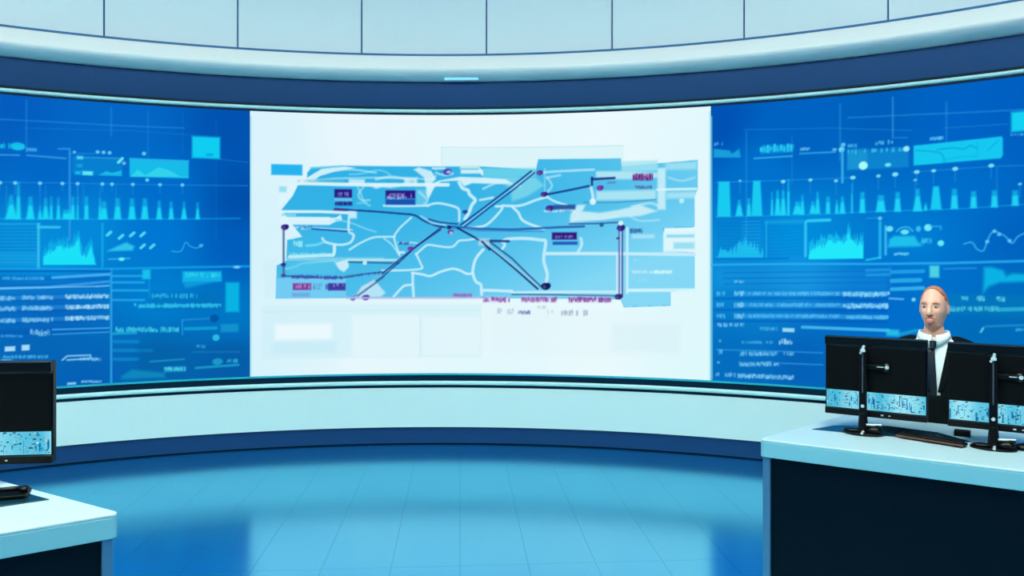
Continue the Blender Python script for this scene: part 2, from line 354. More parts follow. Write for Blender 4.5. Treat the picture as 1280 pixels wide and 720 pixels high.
    c.rect(205, 458, 232, 465, (40, 180, 215), .5, 2); c.text(206, 461, 232, 5, (90, 230, 240), .9); c.line([(188, 452), (230, 449)], 2, (40, 170, 215), .6); c.text(246, 433, 256, 4, (90, 200, 235), .7)
    c.line([(245, 460), (298, 456)], 3, (30, 165, 210), .75); c.dot(272, 452, 6, (40, 190, 220), .6, 4); c.text(284, 451, 297, 5, (60, 210, 230), .8); c.line([(242, 440), (300, 440)], 1.4, (40, 140, 200), .5)
    c.line([(60, 490), (200, 481), (312, 474)], 2.4, (30, 150, 205), .7)
    for k in range(8):
        x = -30-k*26; h = 16+(k*29 % 21); c.poly([(x-6, 274), (x-3, 274-h), (x+3, 274-h), (x+6, 274)], (30, 212, 246), .85, 2.2)
    for k in range(6): c.text(-240, 350+k*18, -30, 6, (130, 210, 245), .7, .7)
    c.rect(-150, 286, -50, 328, (20, 170, 225), .5, 3); c.line([(-240, 336), (-30, 336)], 2.4, (40, 170, 235), .7); c.rect(-230, 180, -120, 215, (24, 200, 240), .6, 3)
    return c

# --- right blue screen
def paint_right():
    c = Canvas(889, 1280, smax=R*math.radians(56))
    c.field([(898, 160, (0, 80, 178)), (1000, 170, (0, 96, 192)), (1100, 150, (0, 94, 186)), (1200, 165, (0, 98, 198)), (1275, 140, (0, 94, 192)), (950, 215, (0, 114, 206)), (1200, 240, (0, 112, 205)),
             (1000, 300, (0, 150, 228)), (1150, 300, (0, 130, 215)), (1275, 300, (0, 96, 192)), (900, 330, (8, 140, 216)), (1000, 345, (24, 152, 226)), (950, 380, (8, 128, 206)), (1050, 400, (0, 105, 195)),
             (1100, 375, (0, 108, 205)), (1200, 360, (0, 112, 205)), (1270, 360, (0, 110, 192)), (1000, 450, (4, 95, 180)), (920, 450, (4, 108, 190)), (1230, 410, (0, 108, 180)), (1340, 200, (0, 95, 192)), (1340, 400, (0, 100, 180))])
    B = (60, 165, 235); W = (150, 218, 250); CB = (28, 228, 250)
    c.line([(889, 146), (889.5, 474)], 2, (150, 225, 250), .8)
    for x, y0, y1, a in ((933, 165, 300, .3), (1050, 130, 200, .35), (1116, 122, 172, .5), (1183, 128, 190, .3), (990, 170, 230, .2), (1246, 210, 260, .2)): c.line([(x, y0), (x, y1)], 2, B, a)
    c.line([(1060, 147), (1150, 143), (1280, 137)], 1.6, B, .4); c.line([(930, 162), (1040, 160), (1140, 163)], 1.2, B, .3); c.line([(1180, 160), (1260, 155)], 1.2, B, .3)
    c.text(893, 180, 903, 5, W, .7); c.poly([(892, 197), (892, 186), (912, 188), (915, 192), (921, 188), (924, 186), (926, 197)], (30, 180, 230), .75, 2)
    c.text(950, 186, 992, 11, (50, 215, 245), .9, 1, 184); c.rect(952, 182, 990, 191, (30, 195, 240), .5, 4); c.line([(943, 198), (990, 195)], 2, (60, 185, 240), .75); c.line([(1000, 192), (1044, 190)], 2, (60, 185, 240), .65)
    c.text(999, 186, 1012, 4, W, .8); c.text(1039, 187, 1046, 3, W, .8); c.dot(1052, 187, 3, (120, 230, 250), .9); c.line([(1053, 188), (1053, 228)], 2.6, (60, 185, 240), .8); c.dot(1054, 181, 2.4, (110, 220, 250), .8); c.text(1060, 182, 1072, 5, (90, 200, 245), .8)
    c.rect(1059, 186, 1136, 211, (26, 160, 220), .5, 2.5); c.rect(1059, 186, 1084, 211, (40, 170, 220), .4, 2.5); c.text(1060, 190, 1134, 6, (70, 210, 245), .8, .6, 186); c.dot(1079, 207, 4.5, (170, 250, 245), 1); c.dot(1110, 206, 3, (120, 240, 250), .9, 2)
    c.text(1094, 179, 1116, 6, (110, 210, 250), .85, .8, 177); c.dot(1133, 186, 3, (160, 240, 250), .95); c.line([(1118, 172), (1134, 172)], 1, B, .6)
    c.poly([(1142, 182), (1200, 176), (1252, 170.5), (1253.5, 173), (1253.5, 194), (1251, 198), (1200, 202), (1142, 207)], (22, 204, 242), .97, 1.6)
    c.curve([(1145, 188), (1170, 190), (1178, 194), (1181, 203)], 1.4, (10, 160, 215), .7); c.curve([(1172, 187), (1190, 185), (1205, 186), (1213, 182), (1220, 185)], 1.5, (10, 165, 215), .8); c.line([(1180, 200), (1200, 196), (1222, 195), (1222, 178)], 1.2, (10, 175, 225), .6); c.line([(1235, 188), (1248, 175)], 1.2, (10, 165, 220), .6)
    c.text(1163, 173.5, 1179, 4.5, (110, 215, 250), .9, 1, 172.5); c.rect(1264, 138, 1312, 163, (20, 208, 242), 1, 3); c.text(1262, 168, 1280, 3, (100, 200, 240), .7)
    c.line([(895, 228), (990, 225), (1070, 222)], 1.2, B, .45); c.line([(1140, 215), (1240, 208), (1300, 206)], 1.2, B, .4)
    for x, y, r in ((925, 226, 1.8), (979, 227, 3), (1013, 225, 2.6), (1045, 226, 2.4), (1066, 222, 3.2), (1098, 220, 2.6), (1119, 218, 3.6), (1146, 215, 3.2), (1167, 213.5, 2.6), (1194, 211, 3.2), (1239, 207, 3), (1275, 230, 1.8), (1144, 225, 1.8)):
        c.dot(x, y, r*.8, (150, 242, 250), .92, r*.62); c.line([(x, y), (x, y+16)], 1, B, .4)
    c.line([(895, 271), (1000, 269), (1100, 264), (1200, 261), (1300, 254)], 1.4, (20, 165, 230), .6)
    for x, t, wt, wb, b in ((905, 227, 14, 17, 271), (924, 250, 3, 9, 270), (936, 248, 3, 5, 270), (946, 226, 9, 14, 270), (965, 240, 1.5, 3, 269), (972, 238, 3, 7, 269), (979, 238, 3, 7, 269), (985.5, 224, 2, 3, 269), (997, 252, 5, 12, 268), (1003, 244, 2, 5, 268), (1016, 252, 3, 8, 267),
                           (1022, 240, 2, 6, 267), (1035, 246, 4, 5, 267), (1046, 250, 2, 4, 267), (1053, 246, 3, 7, 267), (1065, 230, 1, 2, 266), (1078, 240, 5, 7, 266), (1101, 244, 7, 12, 265), (1122, 240, 5, 8, 264.5), (1147, 236, 4, 11, 264), (1157, 254, 2, 4, 263), (1170, 233, 7, 14, 262), (1193, 236, 6, 9, 261), (1217, 239, 6, 8, 260), (1243, 238, 6, 8, 259), (1269, 238, 7, 8, 257), (1296, 237, 6, 8, 256)):
        wide = wb > 12 and wt > 6
        c.poly([(x-wb/2, b), (x-wt/2, t), (x+wt/2, t), (x+wb/2, b)], (26, 208, 244), .95 if wide else .6, 2.2); tm = lerp(t, b, .35)
        if not wide: c.poly([(x-wb/2, b), (x-wt/2, tm), (x+wt/2, tm), (x+wb/2, b)], (36, 222, 250), .8, 2.2)
    for i in range(10): c.line([(897, 279+i*4), (924, 279+i*4)], 1.3, (0, 120, 195), .5); c.line([(928, 277+i*4.2), (950, 276.5+i*4.2)], 1, (50, 200, 245), .35); c.line([(958, 280+i*4.3), (1003, 278+i*4.3)], 1.2, (0, 125, 200), .45)
    rg = np.random.RandomState(8); hx = np.linspace(895, 954, 50); pr = np.interp(hx, [895, 905, 918, 930, 945, 954], [318, 312, 312, 300, 308, 316])
    c.area(hx, (322, 322), np.minimum(321, pr+rg.uniform(-6, 6, 50)), (36, 205, 246), .75)
    c.rect(956, 275, 1004, 280, (50, 200, 245), .3, 3); c.line([(958, 278), (958, 322)], 1.4, (50, 195, 245), .6); c.line([(1007, 277), (1007, 320)], 3, (60, 205, 248), .8); c.line([(1010, 276), (1037, 275)], 3.4, (50, 210, 246), .9)
    c.rect(1009, 280, 1080, 325, (0, 130, 210), .35, 3); hx = np.linspace(1011, 1079, 64); pr = np.interp(hx, [1011, 1020, 1034, 1037, 1055, 1061, 1064, 1079], [306, 300, 297, 291, 296, 282, 294, 296])
    c.area(hx, (324, 323), pr+rg.uniform(-6, 6, 64), (30, 205, 245), .7); c.area(hx, (324, 323), np.minimum(322, pr+9+rg.uniform(-4, 4, 64)), (34, 236, 252), .95)
    c.line([(1083, 273), (1101, 272)], 1.2, B, .5); c.dot(1100, 273, 2, (110, 220, 250), .8); c.line([(1100, 278), (1100, 322)], 3, (40, 190, 235), .8); c.line([(1083, 325), (1100, 322)], 2.5, (40, 210, 240), .7)
    c.line([(1107, 283), (1107, 318)], 2.4, (70, 190, 245), .85); c.dot(1112, 286, 3.5, (120, 235, 250), .9, 3)
    c.curve([(1121, 289), (1126, 285), (1135, 284), (1141, 289)], 1.6, (80, 205, 245), .7); c.dot(1131, 290, 4, (110, 235, 250), .95, 2.6); c.dot(1148, 286, 2.4, (70, 205, 245), .8, 3); c.dot(1160, 284.5, 3.6, (120, 240, 250), .95); c.line([(1163, 283), (1176, 283), (1176, 287)], 1.6, (60, 180, 240), .7)
    c.poly([(1110, 309), (1112, 299), (1118, 295), (1143, 295), (1148, 303), (1154, 306), (1148, 308)], (36, 205, 240), .85, 3.5); c.text(1152, 301, 1166, 7, (80, 220, 248), .85); c.dot(1176, 304, 3, (110, 240, 250), .95); c.text(1118, 317.5, 1136, 3.5, (130, 225, 250), .95, 1)
    c.curve([(1205, 305), (1215, 303), (1221, 311), (1229, 313.5), (1234, 302), (1238, 293), (1243, 289), (1250, 292), (1256, 295), (1262, 301), (1266, 304), (1272, 296), (1284, 290)], 1.4, (80, 190, 248), .75)
    for x, y in ((1234, 302), (1243, 289), (1249, 293), (1262, 301)): c.dot(x, y, 1.8, (110, 210, 250), .8)
    c.line([(889, 331), (985, 330), (1080, 330), (1180, 329), (1290, 326)], 2.6, (50, 180, 245), .75)
    c.line([(894, 324), (985, 323)], 2, (0, 110, 200), .6)
    # list
    c.rect(893, 336, 1110, 362, (40, 160, 230), .28, 8)
    for y in (341, 348, 355): c.line([(905, y), (1108, y-2)], 1.6, (4, 110, 200), .55)
    c.text(918, 352, 930, 4, W, .6)
    for i, y in enumerate((367, 381, 395)):
        ye = y+(0 if i == 0 else 1.5)
        c.line([(925, y), (1108, ye)], 5, (60, 165, 235), .6); c.text(896, y, 906, 6, (110, 205, 248), .8); c.text(918, y, 930, 7, W, .85, 1); c.text(936, y, 1050, 5, (110, 205, 250), .6, .8); c.line([(893, y+6.5), (1108, ye+6)], 2.4, (2, 85, 185), .45)
    c.text(1054, 368, 1112, 7, (160, 228, 252), .95, 1); c.text(1054, 382.5, 1110, 7, (170, 230, 252), .95, 1); c.text(1058, 396.5, 1110, 5, (110, 210, 250), .8, .95)
    c.rect(1054, 374.5, 1104, 376.5, (2, 90, 190), .6)
    c.text(895, 406, 930, 5, W, .75); c.text(950, 411, 972, 5, (90, 195, 245), .7); c.rect(978, 410, 993, 415, (160, 225, 250), .9); c.line([(1003, 409), (1060, 411), (1110, 413)], 3.4, (80, 195, 245), .8)
    c.dot(900, 426, 1.4, W, .6); c.text(926, 428, 966, 3.5, (90, 190, 245), .7); c.text(974, 427, 990, 8, (170, 228, 252), .9, 1)
    c.line([(896, 437), (1028, 441)], 1.8, (50, 165, 235), .55); c.text(896, 440, 903, 6, W, .7); c.text(925, 442, 972, 6, (140, 215, 250), .85, .85); c.text(978, 442, 992, 5, W, .8)
    c.dot(898, 453, 1.5, W, .6); c.text(924, 455, 974, 6, W, .9, .9); c.line([(976, 454), (1028, 456)], 1.6, B, .6); c.text(895, 467, 922, 6, W, .7, .8, 469); c.text(922, 469.5, 992, 6, W, .95, 1, 472)
    # right-hand panel behind the person
    c.line([(1113, 331), (1113, 368)], 1.6, (30, 120, 205), .6); c.line([(1083, 338), (1112, 337)], 3, (40, 165, 235), .6); c.line([(1084, 344), (1112, 343)], 3, (40, 165, 235), .6)
    c.line([(1115, 340), (1154, 339)], 4, (40, 170, 240), .75); c.line([(1115, 351), (1150, 350)], 4.5, (50, 185, 242), .75); c.line([(1115, 361.5), (1154, 360)], 4, (60, 190, 242), .8); c.line([(1112, 373), (1129, 374)], 2, W, .6); c.dot(1142, 374.5, 2, (130, 225, 250), .9)
    c.rect(1162, 332, 1174, 347, (90, 225, 235), .85, 2.2); c.line([(1180, 336), (1220, 335)], 1.6, (60, 160, 240), .6)
    c.poly([(1230, 334), (1240, 334), (1254, 338), (1258, 345), (1265, 342), (1290, 343), (1290, 352), (1250, 353), (1236, 358), (1229, 366)], (14, 195, 236), .8, 4)
    c.rect(1183, 368, 1290, 395, (8, 130, 180), .4, 6); c.text(1202, 373, 1210, 6, (110, 225, 245), .85, 1); c.text(1221, 373, 1231, 7, (110, 225, 245), .9, 1); c.text(1246, 373.5, 1256, 7, (120, 235, 245), .95, 1)
    c.text(1186, 386, 1248, 7, (100, 220, 240), .8, .85); c.line([(1248, 387), (1290, 386)], 4, (50, 185, 225), .75); c.line([(1232, 408), (1290, 406)], 2, (50, 155, 215), .6); c.text(1270, 412, 1290, 4, (70, 190, 235), .7); c.line([(1226, 415), (1229, 410)], 1.8, (120, 220, 240), .8)
    c.rect(1108, 412, 1124, 420, (50, 205, 235), .8, 3); c.line([(1124, 418), (1146, 413)], 3.5, (30, 180, 215), .6)
    c.line([(889, 478), (960, 484), (1030, 489), (1100, 495)], 2.4, (40, 160, 215), .6)
    for k in range(9):                                   # the picture carries on along the wall, past the edge of the view
        x = 1325+k*32; b = 255-.1*(x-1296); h = 18+(k*37 % 23); c.poly([(x-6, b), (x-3, b-h), (x+3, b-h), (x+6, b)], (30, 212, 246), .85, 2.2)
    for k in range(6): c.text(1310, 372+k*17, 1560, 6, (120, 210, 245), .7, .7, 376+k*18)
    c.rect(1330, 285, 1440, 330, (20, 170, 225), .5, 3); c.line([(1300, 330), (1560, 332)], 2.4, (50, 180, 245), .7); c.rect(1470, 280, 1560, 318, (24, 200, 240), .6, 3)
    return c

# --- white screen with the network map
def paint_centre():
    c = Canvas(312.5, 888.5)
    c.field([(320, 160, (218, 243, 252)), (320, 300, (214, 242, 251)), (320, 460, (214, 243, 252)), (450, 160, (232, 247, 253)), (600, 165, (233, 249, 253)), (750, 165, (234, 250, 254)), (880, 200, (226, 248, 253)),
             (880, 400, (222, 248, 252)), (400, 430, (220, 244, 251)), (600, 430, (229, 248, 252)), (750, 430, (234, 250, 253)), (600, 465, (224, 248, 253)), (450, 465, (232, 248, 253)), (860, 465, (222, 249, 252))])
    Wh = (222, 245, 252); PL = (176, 226, 245)
    c.line([(313.5, 146), (313.5, 475)], 2.5, (150, 222, 248), .6); c.line([(887.5, 140), (887.5, 477)], 2.5, (150, 238, 252), .7)
    # faint panels
    c.rect(552, 184, 780, 210, (205, 240, 246), .5, 2); c.line([(552, 184), (779, 182)], 1.6, (185, 228, 238), .5); c.line([(552, 184), (552, 205)], 1.6, (185, 228, 238), .5)
    c.rect(327, 380, 602, 447, (205, 238, 248), .55, 3); c.rect(344, 405, 415, 424, (236, 250, 254), .9, 5); c.rect(340, 428, 420, 442, (196, 234, 246), .55, 6)
    c.rect(440, 394, 525, 446, (228, 247, 252), .8, 5); c.rect(528, 396, 600, 444, (232, 249, 253), .5, 4); c.line([(525, 392), (525, 446)], 1.6, (200, 232, 242), .6); c.line([(327, 390), (600, 388)], 2, (195, 232, 242), .4); c.rect(615, 388, 850, 445, (225, 245, 250), .45, 8); c.rect(765, 405, 850, 440, (214, 240, 247), .5, 8)
    c.rect(330, 325, 345, 372, (205, 238, 250), .5, 5)
    Bl = (42, 174, 228); Lb = (112, 206, 242); Mb = (70, 190, 235)
    # map body, paler towards the bottom right as in the picture shown
    c.rect(339, 205.5, 378, 219, (38, 180, 240), 1, 2)
    c.poly([(384, 216), (390, 209), (425, 207), (600, 208), (670, 212), (673, 199), (776, 198), (777, 208), (872, 200), (872, 236), (868, 245), (868, 283), (866, 284), (830, 285), (830, 312), (868, 316), (868, 361), (838, 364), (838, 382), (780, 384), (776, 374), (345, 373), (346, 332), (358, 326), (359, 300), (378, 296), (369, 285), (352, 262), (366, 245), (372, 232), (384, 228)], Bl, 1, 1.5)
    s_ = c.S; z_ = c.Z
    # the picture's own colours: cooler blue left, paler right and bottom
    msk = np.abs(c.im-np.array(Bl)/255).sum(2) < .06
    gx = np.clip((s_-surv(450, 0)[0])/(surv(870, 0)[0]-surv(450, 0)[0]), 0, 1); gz = np.clip((surv(600, 250)[1]-z_)/(surv(600, 250)[1]-surv(600, 372)[1]), 0, 1)
    t = np.clip(.08+.12*gz+.6*gz*np.clip(gx+.35, 0, 1)+.62*gx**2, 0, 1)*msk
    c.im += (np.array((132, 216, 246))/255-c.im)*t[..., None]
    # upper fringe
    c.poly([(384, 222), (402, 211), (430, 208), (445, 210), (420, 214), (400, 220), (392, 226), (384, 226)], Wh, .9); c.line([(388, 210), (425, 208)], 2, (120, 215, 240), .8)
    c.line([(386, 226), (420, 223), (470, 222), (540, 224), (545, 220)], 2.5, (150, 222, 245), .8); c.line([(371, 229), (430, 230.5), (520, 231), (560, 231)], 4.5, Wh, .95)
    c.rect(398, 224, 430, 228, (90, 190, 215), .6); c.text(372, 226, 395, 4, (160, 205, 200), .7, .8); c.rect(436, 224, 456, 230, Wh, .8, 2); c.curve([(437, 218), (452, 217), (470, 213), (480, 214), (488, 219)], 2, (110, 210, 245), .9)
    c.rect(505, 222, 522, 231, Wh, .8, 4); c.text(485, 226, 530, 6, (60, 170, 190), .5, .6); c.poly([(517, 212), (523, 209), (540, 214), (545, 224), (538, 231), (534, 245), (530, 222), (520, 214)], Wh, .85, 2.5)
    c.poly([(448, 232), (475, 231), (500, 233), (488, 235), (478, 234), (470, 236), (464, 233)], Wh, .85, 3); c.curve([(447, 234), (451, 242), (455, 252), (462, 257)], 3, (120, 212, 245), .8); c.line([(447, 254), (458, 253)], 3, (120, 212, 245), .6)
    c.text(540, 214, 556, 7, (30, 150, 200), .8); c.rect(540, 209, 557, 212, Wh, .8, 2); c.rect(575, 207, 600, 211, (200, 238, 235), .9, 2.5); c.rect(576, 212, 604, 217, Wh, .9, 2); c.line([(600, 212), (603, 218)], 3, Wh, .9)
    c.rect(604, 210, 670, 221, (120, 218, 236), .7, 3); c.poly([(604, 222), (640, 221), (670, 222), (680, 232), (660, 245), (640, 252), (638, 235), (625, 228), (604, 228)], (150, 228, 236), .6, 4)
    c.poly([(536, 232), (548, 226), (558, 224), (575, 221), (604, 222), (632, 224), (640, 229), (625, 230), (590, 229), (580, 233), (575, 226), (566, 226), (552, 227), (545, 231), (541, 238), (535, 250), (532, 240)], Wh, .92, 2)
    c.rect(520, 236, 534, 256, (130, 214, 240), .55, 4)
    # left lower strips
    c.poly([(348, 262), (352, 254), (362, 248), (371, 234), (366, 230), (349, 230), (348, 262)], Wh, .95); c.rect(349, 233, 358, 240, (130, 218, 235), .8, 3)
    c.line([(352, 264.5), (400, 264.5), (436, 266)], 3.5, Wh, .95); c.rect(352, 267, 370, 270, (140, 222, 240), .8); c.rect(350, 271, 412, 281, Wh, .97, 2); c.poly([(408, 272), (420, 272), (426, 268), (428, 276), (420, 277), (412, 281)], Wh, .9)
    c.text(382, 269, 418, 3, (60, 180, 210), .8, .8); c.rect(436, 262, 446, 273, Wh, .85, 3)
    c.curve([(420, 275), (428, 276), (440, 279), (455, 285), (470, 290)], 2, (130, 215, 248), .85)
    c.line([(361, 286), (372, 284), (440, 287.5)], 2.2, Wh, .6); c.line([(390, 286), (438, 289.5)], 2, (20, 80, 170), .9); c.rect(376, 282, 384, 287, (200, 236, 248), .8); c.text(374, 284, 390, 4, (30, 120, 190), .8)
    c.curve([(437, 265), (436, 275), (436, 289), (442, 294), (438, 303), (425, 306), (408, 303), (403, 298)], 3, (190, 235, 250), .95)
    c.curve([(383, 307), (395, 306), (404, 303)], 3.2, (110, 220, 245), .9); c.curve([(418, 307), (417, 318), (408, 319), (362, 321)], 4, (200, 240, 250), .95); c.text(364, 305, 378, 8, (170, 250, 250), .9, .8); c.text(362, 318, 408, 5, (150, 235, 248), .8, .9); c.dot(366, 297, 1.8, (190, 250, 250), .9)
    c.rect(356, 322, 480, 326, (170, 226, 240), .6, 3); c.curve([(358, 336), (370, 333), (380, 329), (420, 326)], 2.5, (140, 218, 240), .8); c.poly([(418, 328), (436, 324), (436, 334), (430, 340), (424, 337)], Wh, .85, 2.5)
    c.rect(361, 328, 420, 342, (90, 202, 238), .45, 4)
    c.line([(435, 325), (490, 325), (500, 325)], 3, (190, 235, 245), .85); c.line([(436, 327.5), (498, 329)], 2.4, (40, 110, 160), .85); c.dot(456, 328.5, 2.6, Wh, .9)
    c.poly([(345, 348), (432, 345), (433, 372), (345, 373)], (120, 206, 244), .85, 2)
    # state borders
    for pts, w_, a in (
        ([(535, 257), (540, 255), (548, 254), (560, 256), (571, 259.5), (574, 264), (574, 276)], 3, .9), ([(480, 257), (500, 257.5), (535, 257)], 3, .85),
        ([(574, 228), (578, 235), (585, 238), (587, 243), (594, 250), (590, 256), (586, 266), (581, 274)], 4.2, .95),
        ([(600, 250), (606, 249), (616, 247)], 3, .85), ([(620, 258), (628, 259), (622, 268), (608, 281), (595, 284), (578, 286)], 3, .9), ([(628, 257), (650, 257), (670, 250), (684, 246)], 3.2, .9),
        ([(640, 258), (648, 266), (652, 274), (662, 280), (680, 286)], 3.2, .95), ([(684, 246), (690, 250), (700, 254), (708, 256)], 2.6, .9),
        ([(514, 272), (505, 280), (499, 286), (493, 295), (494, 303), (499, 318)], 2.6, .85), ([(437, 312), (450, 304), (466, 297), (480, 296), (493, 296)], 2.6, .85), ([(480, 298), (490, 306), (500, 320)], 2, .7),
        ([(498, 303), (512, 303), (522, 304)], 2, .7), ([(520, 317), (526, 330), (526, 336), (500, 338), (478, 338)], 2.6, .9),
        ([(520, 318), (530, 309), (536, 306), (550, 308), (562, 309), (568, 307), (574, 301), (585, 300), (596, 298)], 2.6, .9),
        ([(604, 312), (597, 320), (593, 328), (591, 341), (595, 352), (601, 356), (602, 368)], 3.6, .95), ([(515, 341), (528, 343), (538, 345), (550, 340), (565, 336), (575, 338), (583, 342), (591, 342)], 3, .95),
        ([(516, 342), (516, 355), (517, 371)], 3.4, .9), ([(492, 371), (500, 362), (506, 357), (515, 356)], 3, .9), ([(602, 363), (612, 363), (640, 364)], 3.6, .95),
        ([(628, 302), (634, 299), (655, 298), (676, 300), (682, 302), (680, 318), (680, 328), (684, 342), (683, 352)], 4, .9), ([(628, 302), (631, 306), (627, 312)], 3.4, .9),
        ([(683, 317), (720, 317), (760, 317), (868, 318)], 4, .95), ([(726, 298), (727, 306), (722, 316)], 3.4, .85), ([(640, 366), (690, 365), (776, 365)], 3.5, .9), ([(772, 318), (772, 366)], 3.5, .9), ([(784, 285), (784, 366)], 3, .95),
        ([(672, 216), (700, 214), (742, 212)], 3, .7), ([(684, 222), (700, 219)], 3, .6), ([(681, 211), (681, 240)], 2, .4), ([(739, 235), (741, 245), (741, 252)], 3.5, .9)):
        c.curve(pts, w_, (200, 238, 252), a)
    # pale right-hand area
    c.poly([(745, 214), (790, 214), (822, 216), (822, 222), (795, 224), (745, 224)], (205, 240, 246), .75, 3); c.rect(745, 238, 820, 250, (190, 236, 244), .8, 4); c.line([(730, 253), (770, 253), (820, 249.5)], 1.8, (70, 150, 200), .8)
    c.poly([(712, 278), (713, 268), (722, 256), (732, 256), (728, 264), (750, 266), (775, 262), (800, 256), (822, 264), (800, 270), (775, 272), (740, 276)], (205, 240, 248), .9, 3)
    c.dot(741, 252, 4, (225, 248, 252), .9); c.rect(822, 210, 832, 262, (215, 245, 250), .8, 3); c.rect(832, 203, 871, 212, (190, 236, 246), .6, 4); c.line([(822, 237), (870, 236)], 3, (215, 245, 250), .9); c.rect(833, 240, 870, 248, (205, 242, 250), .6, 4)
    c.rect(777, 201, 822, 214, (165, 228, 242), .8, 3); c.dot(852, 251, 3, (200, 245, 252), .8); c.rect(829, 289, 869, 315, (220, 246, 251), .92, 2); c.rect(833, 293, 868, 297, (130, 214, 240), .8, 1.5); c.rect(842, 303, 868, 311, (140, 216, 242), .8, 3)
    c.text(790, 340, 840, 4, (200, 242, 252), .9, .95); c.text(818, 340, 840, 5, (220, 248, 252), .9, 1); c.text(797, 350, 808, 5, (150, 225, 248), .8); c.text(790, 325, 806, 4, (150, 225, 248), .6, .6)
    c.line([(785, 362.5), (870, 362)], 3, (215, 246, 252), .9); c.rect(790, 293, 818, 298, (190, 236, 250), .7, 3); c.line([(785, 364), (840, 364)], 2, (215, 246, 252), .7)
    for pts, w_, a in (([(395, 218), (415, 214), (440, 212), (470, 216)], 2, .7), ([(470, 224), (490, 221), (515, 225)], 3, .7), ([(545, 216), (556, 219), (566, 217)], 2.4, .7), ([(455, 233), (448, 243), (452, 250), (462, 250)], 2.4, .55),
        ([(524, 240), (534, 250), (530, 256)], 3, .5), ([(604, 236), (625, 228), (650, 233)], 2.6, .7), ([(684, 222), (690, 232), (684, 240)], 2.4, .6), ([(700, 262), (714, 262), (724, 270), (716, 276)], 3, .8),
        ([(730, 270), (750, 274), (772, 270)], 2.4, .6), ([(790, 258), (812, 254), (822, 257)], 2.6, .7), ([(836, 222), (852, 226), (868, 222)], 2.4, .5), ([(787, 270), (800, 276), (824, 275)], 2.4, .5), ([(360, 276), (390, 279), (412, 276)], 1.6, .5)):
        c.curve(pts, w_, (206, 240, 248), a, 2)
    # network lines
    D = (20, 62, 140); V = (36, 22, 120)
    c.line([(560, 278), (530, 300), (505, 320), (470, 347), (440, 372)], 3.8, (120, 190, 230), .55); c.line([(553, 283), (527, 303), (505, 320), (478, 342)], 2, D, .9); c.line([(551, 287), (520, 308), (500, 327), (478, 346), (444, 370)], 1.6, (20, 45, 110), .8); c.poly([(443, 372), (452, 358), (468, 350), (482, 366), (476, 371)], (215, 240, 250), .75, 2.5)
    c.line([(447, 370), (480, 346)], 2, (70, 110, 160), .9)
    c.curve([(419, 261), (440, 262.5), (470, 264.5), (500, 267), (518, 269), (530, 276), (545, 282), (556, 284)], 2.4, D, .9); c.line([(526, 270), (540, 279), (556, 281)], 2.2, (170, 220, 245), .8); c.line([(536, 274), (550, 278), (572, 280)], 2, D, .85)
    c.line([(576, 281), (610, 256), (640, 233), (664, 214)], 2.2, D, .92); c.line([(580, 284), (615, 257), (642, 237), (668, 216)], 1.9, D, .85); c.line([(578, 282.5), (612, 256.5), (641, 235), (666, 215)], 1.2, (150, 210, 240), .8)
    c.line([(560, 283), (600, 286), (640, 287), (680, 285), (700, 284), (730, 283)], 2.8, (30, 90, 170), .85); c.line([(560, 285), (600, 288.5), (680, 289.5)], 1.4, (60, 130, 200), .8)
    c.line([(712, 280), (745, 279.5), (772, 278)], 1.8, (50, 80, 150), .85); c.dot(752, 281, 2.6, (30, 90, 130), .9)
    c.line([(572, 285), (590, 295), (602, 302), (625, 320), (645, 337), (672, 361)], 2.4, (18, 40, 100), .9); c.line([(612, 302), (640, 323), (660, 343), (676, 358)], 1.9, (30, 60, 120), .85); c.line([(606, 303), (640, 330), (672, 357)], 2, (160, 215, 240), .75)
    c.line([(608, 301), (636, 301.5)], 3, (24, 50, 120), .85); c.rect(598, 298, 612, 307, (200, 225, 245), .7, 3); c.line([(603, 302), (612, 312)], 2.5, (24, 30, 90), .8)
    c.line([(684, 243), (710, 238), (736, 232.5)], 2.6, (24, 60, 140), .92); c.line([(740, 224), (768, 222.5)], 3, (24, 50, 130), .9); c.line([(740, 222), (740, 231)], 2.6, (24, 40, 110), .9); c.line([(760, 228.5), (769, 228)], 2.6, (90, 140, 180), .8)
    c.line([(354.5, 286), (354.5, 345)], 2.4, (70, 100, 150), .9); c.line([(356, 345), (400, 347), (430, 347), (452, 343), (478, 340)], 1.8, (60, 70, 150), .85); c.text(365, 346, 402, 5, (60, 60, 160), .85, .9); c.text(405, 347, 428, 5, (50, 60, 160), .9, .9); c.text(430, 346, 475, 4, (40, 90, 150), .7, .6, 341)
    c.line([(774, 282), (774, 371)], 1.8, (96, 70, 160), .8); c.line([(777.8, 282), (777.8, 371)], 1.8, (50, 44, 130), .85); c.line([(776, 290), (776, 368)], 1.5, (190, 230, 250), .8); c.line([(640, 368), (700, 368.5), (772, 370)], 1.8, (40, 90, 140), .85)
    # nodes and labels
    for x, y, r, col in ((356, 284, 5, V), (561, 284.5, 3, (20, 20, 80)), (563, 290, 4, (80, 50, 150)), (581, 265, 3.4, (18, 50, 160)), (674.5, 216, 4.5, (84, 50, 140)), (680, 243, 4.6, (60, 28, 120)), (687, 260.5, 5.5, (60, 30, 130)), (682, 358, 6.5, (12, 24, 84)), (776, 285, 5.5, (40, 28, 120)), (773, 371, 5, (44, 34, 104)), (354, 331, 3, V), (354, 344.5, 3, (70, 60, 140)),
                         (513, 311, 4, (120, 40, 150)), (457, 372, 5, (90, 50, 170)), (441, 373.5, 3.5, (100, 90, 190)), (559, 215, 5.5, (70, 40, 160)), (750, 235, 4.6, (120, 40, 150)), (772, 298, 1.6, V)):
        c.dot(x, y, r*.88, col, .92, r*.68); c.dot(x+r*.5, y-r*.2, r*.5, col, .8); c.dot(x-.2*r, y+.1*r, r*.3, (150, 130, 200), .35)
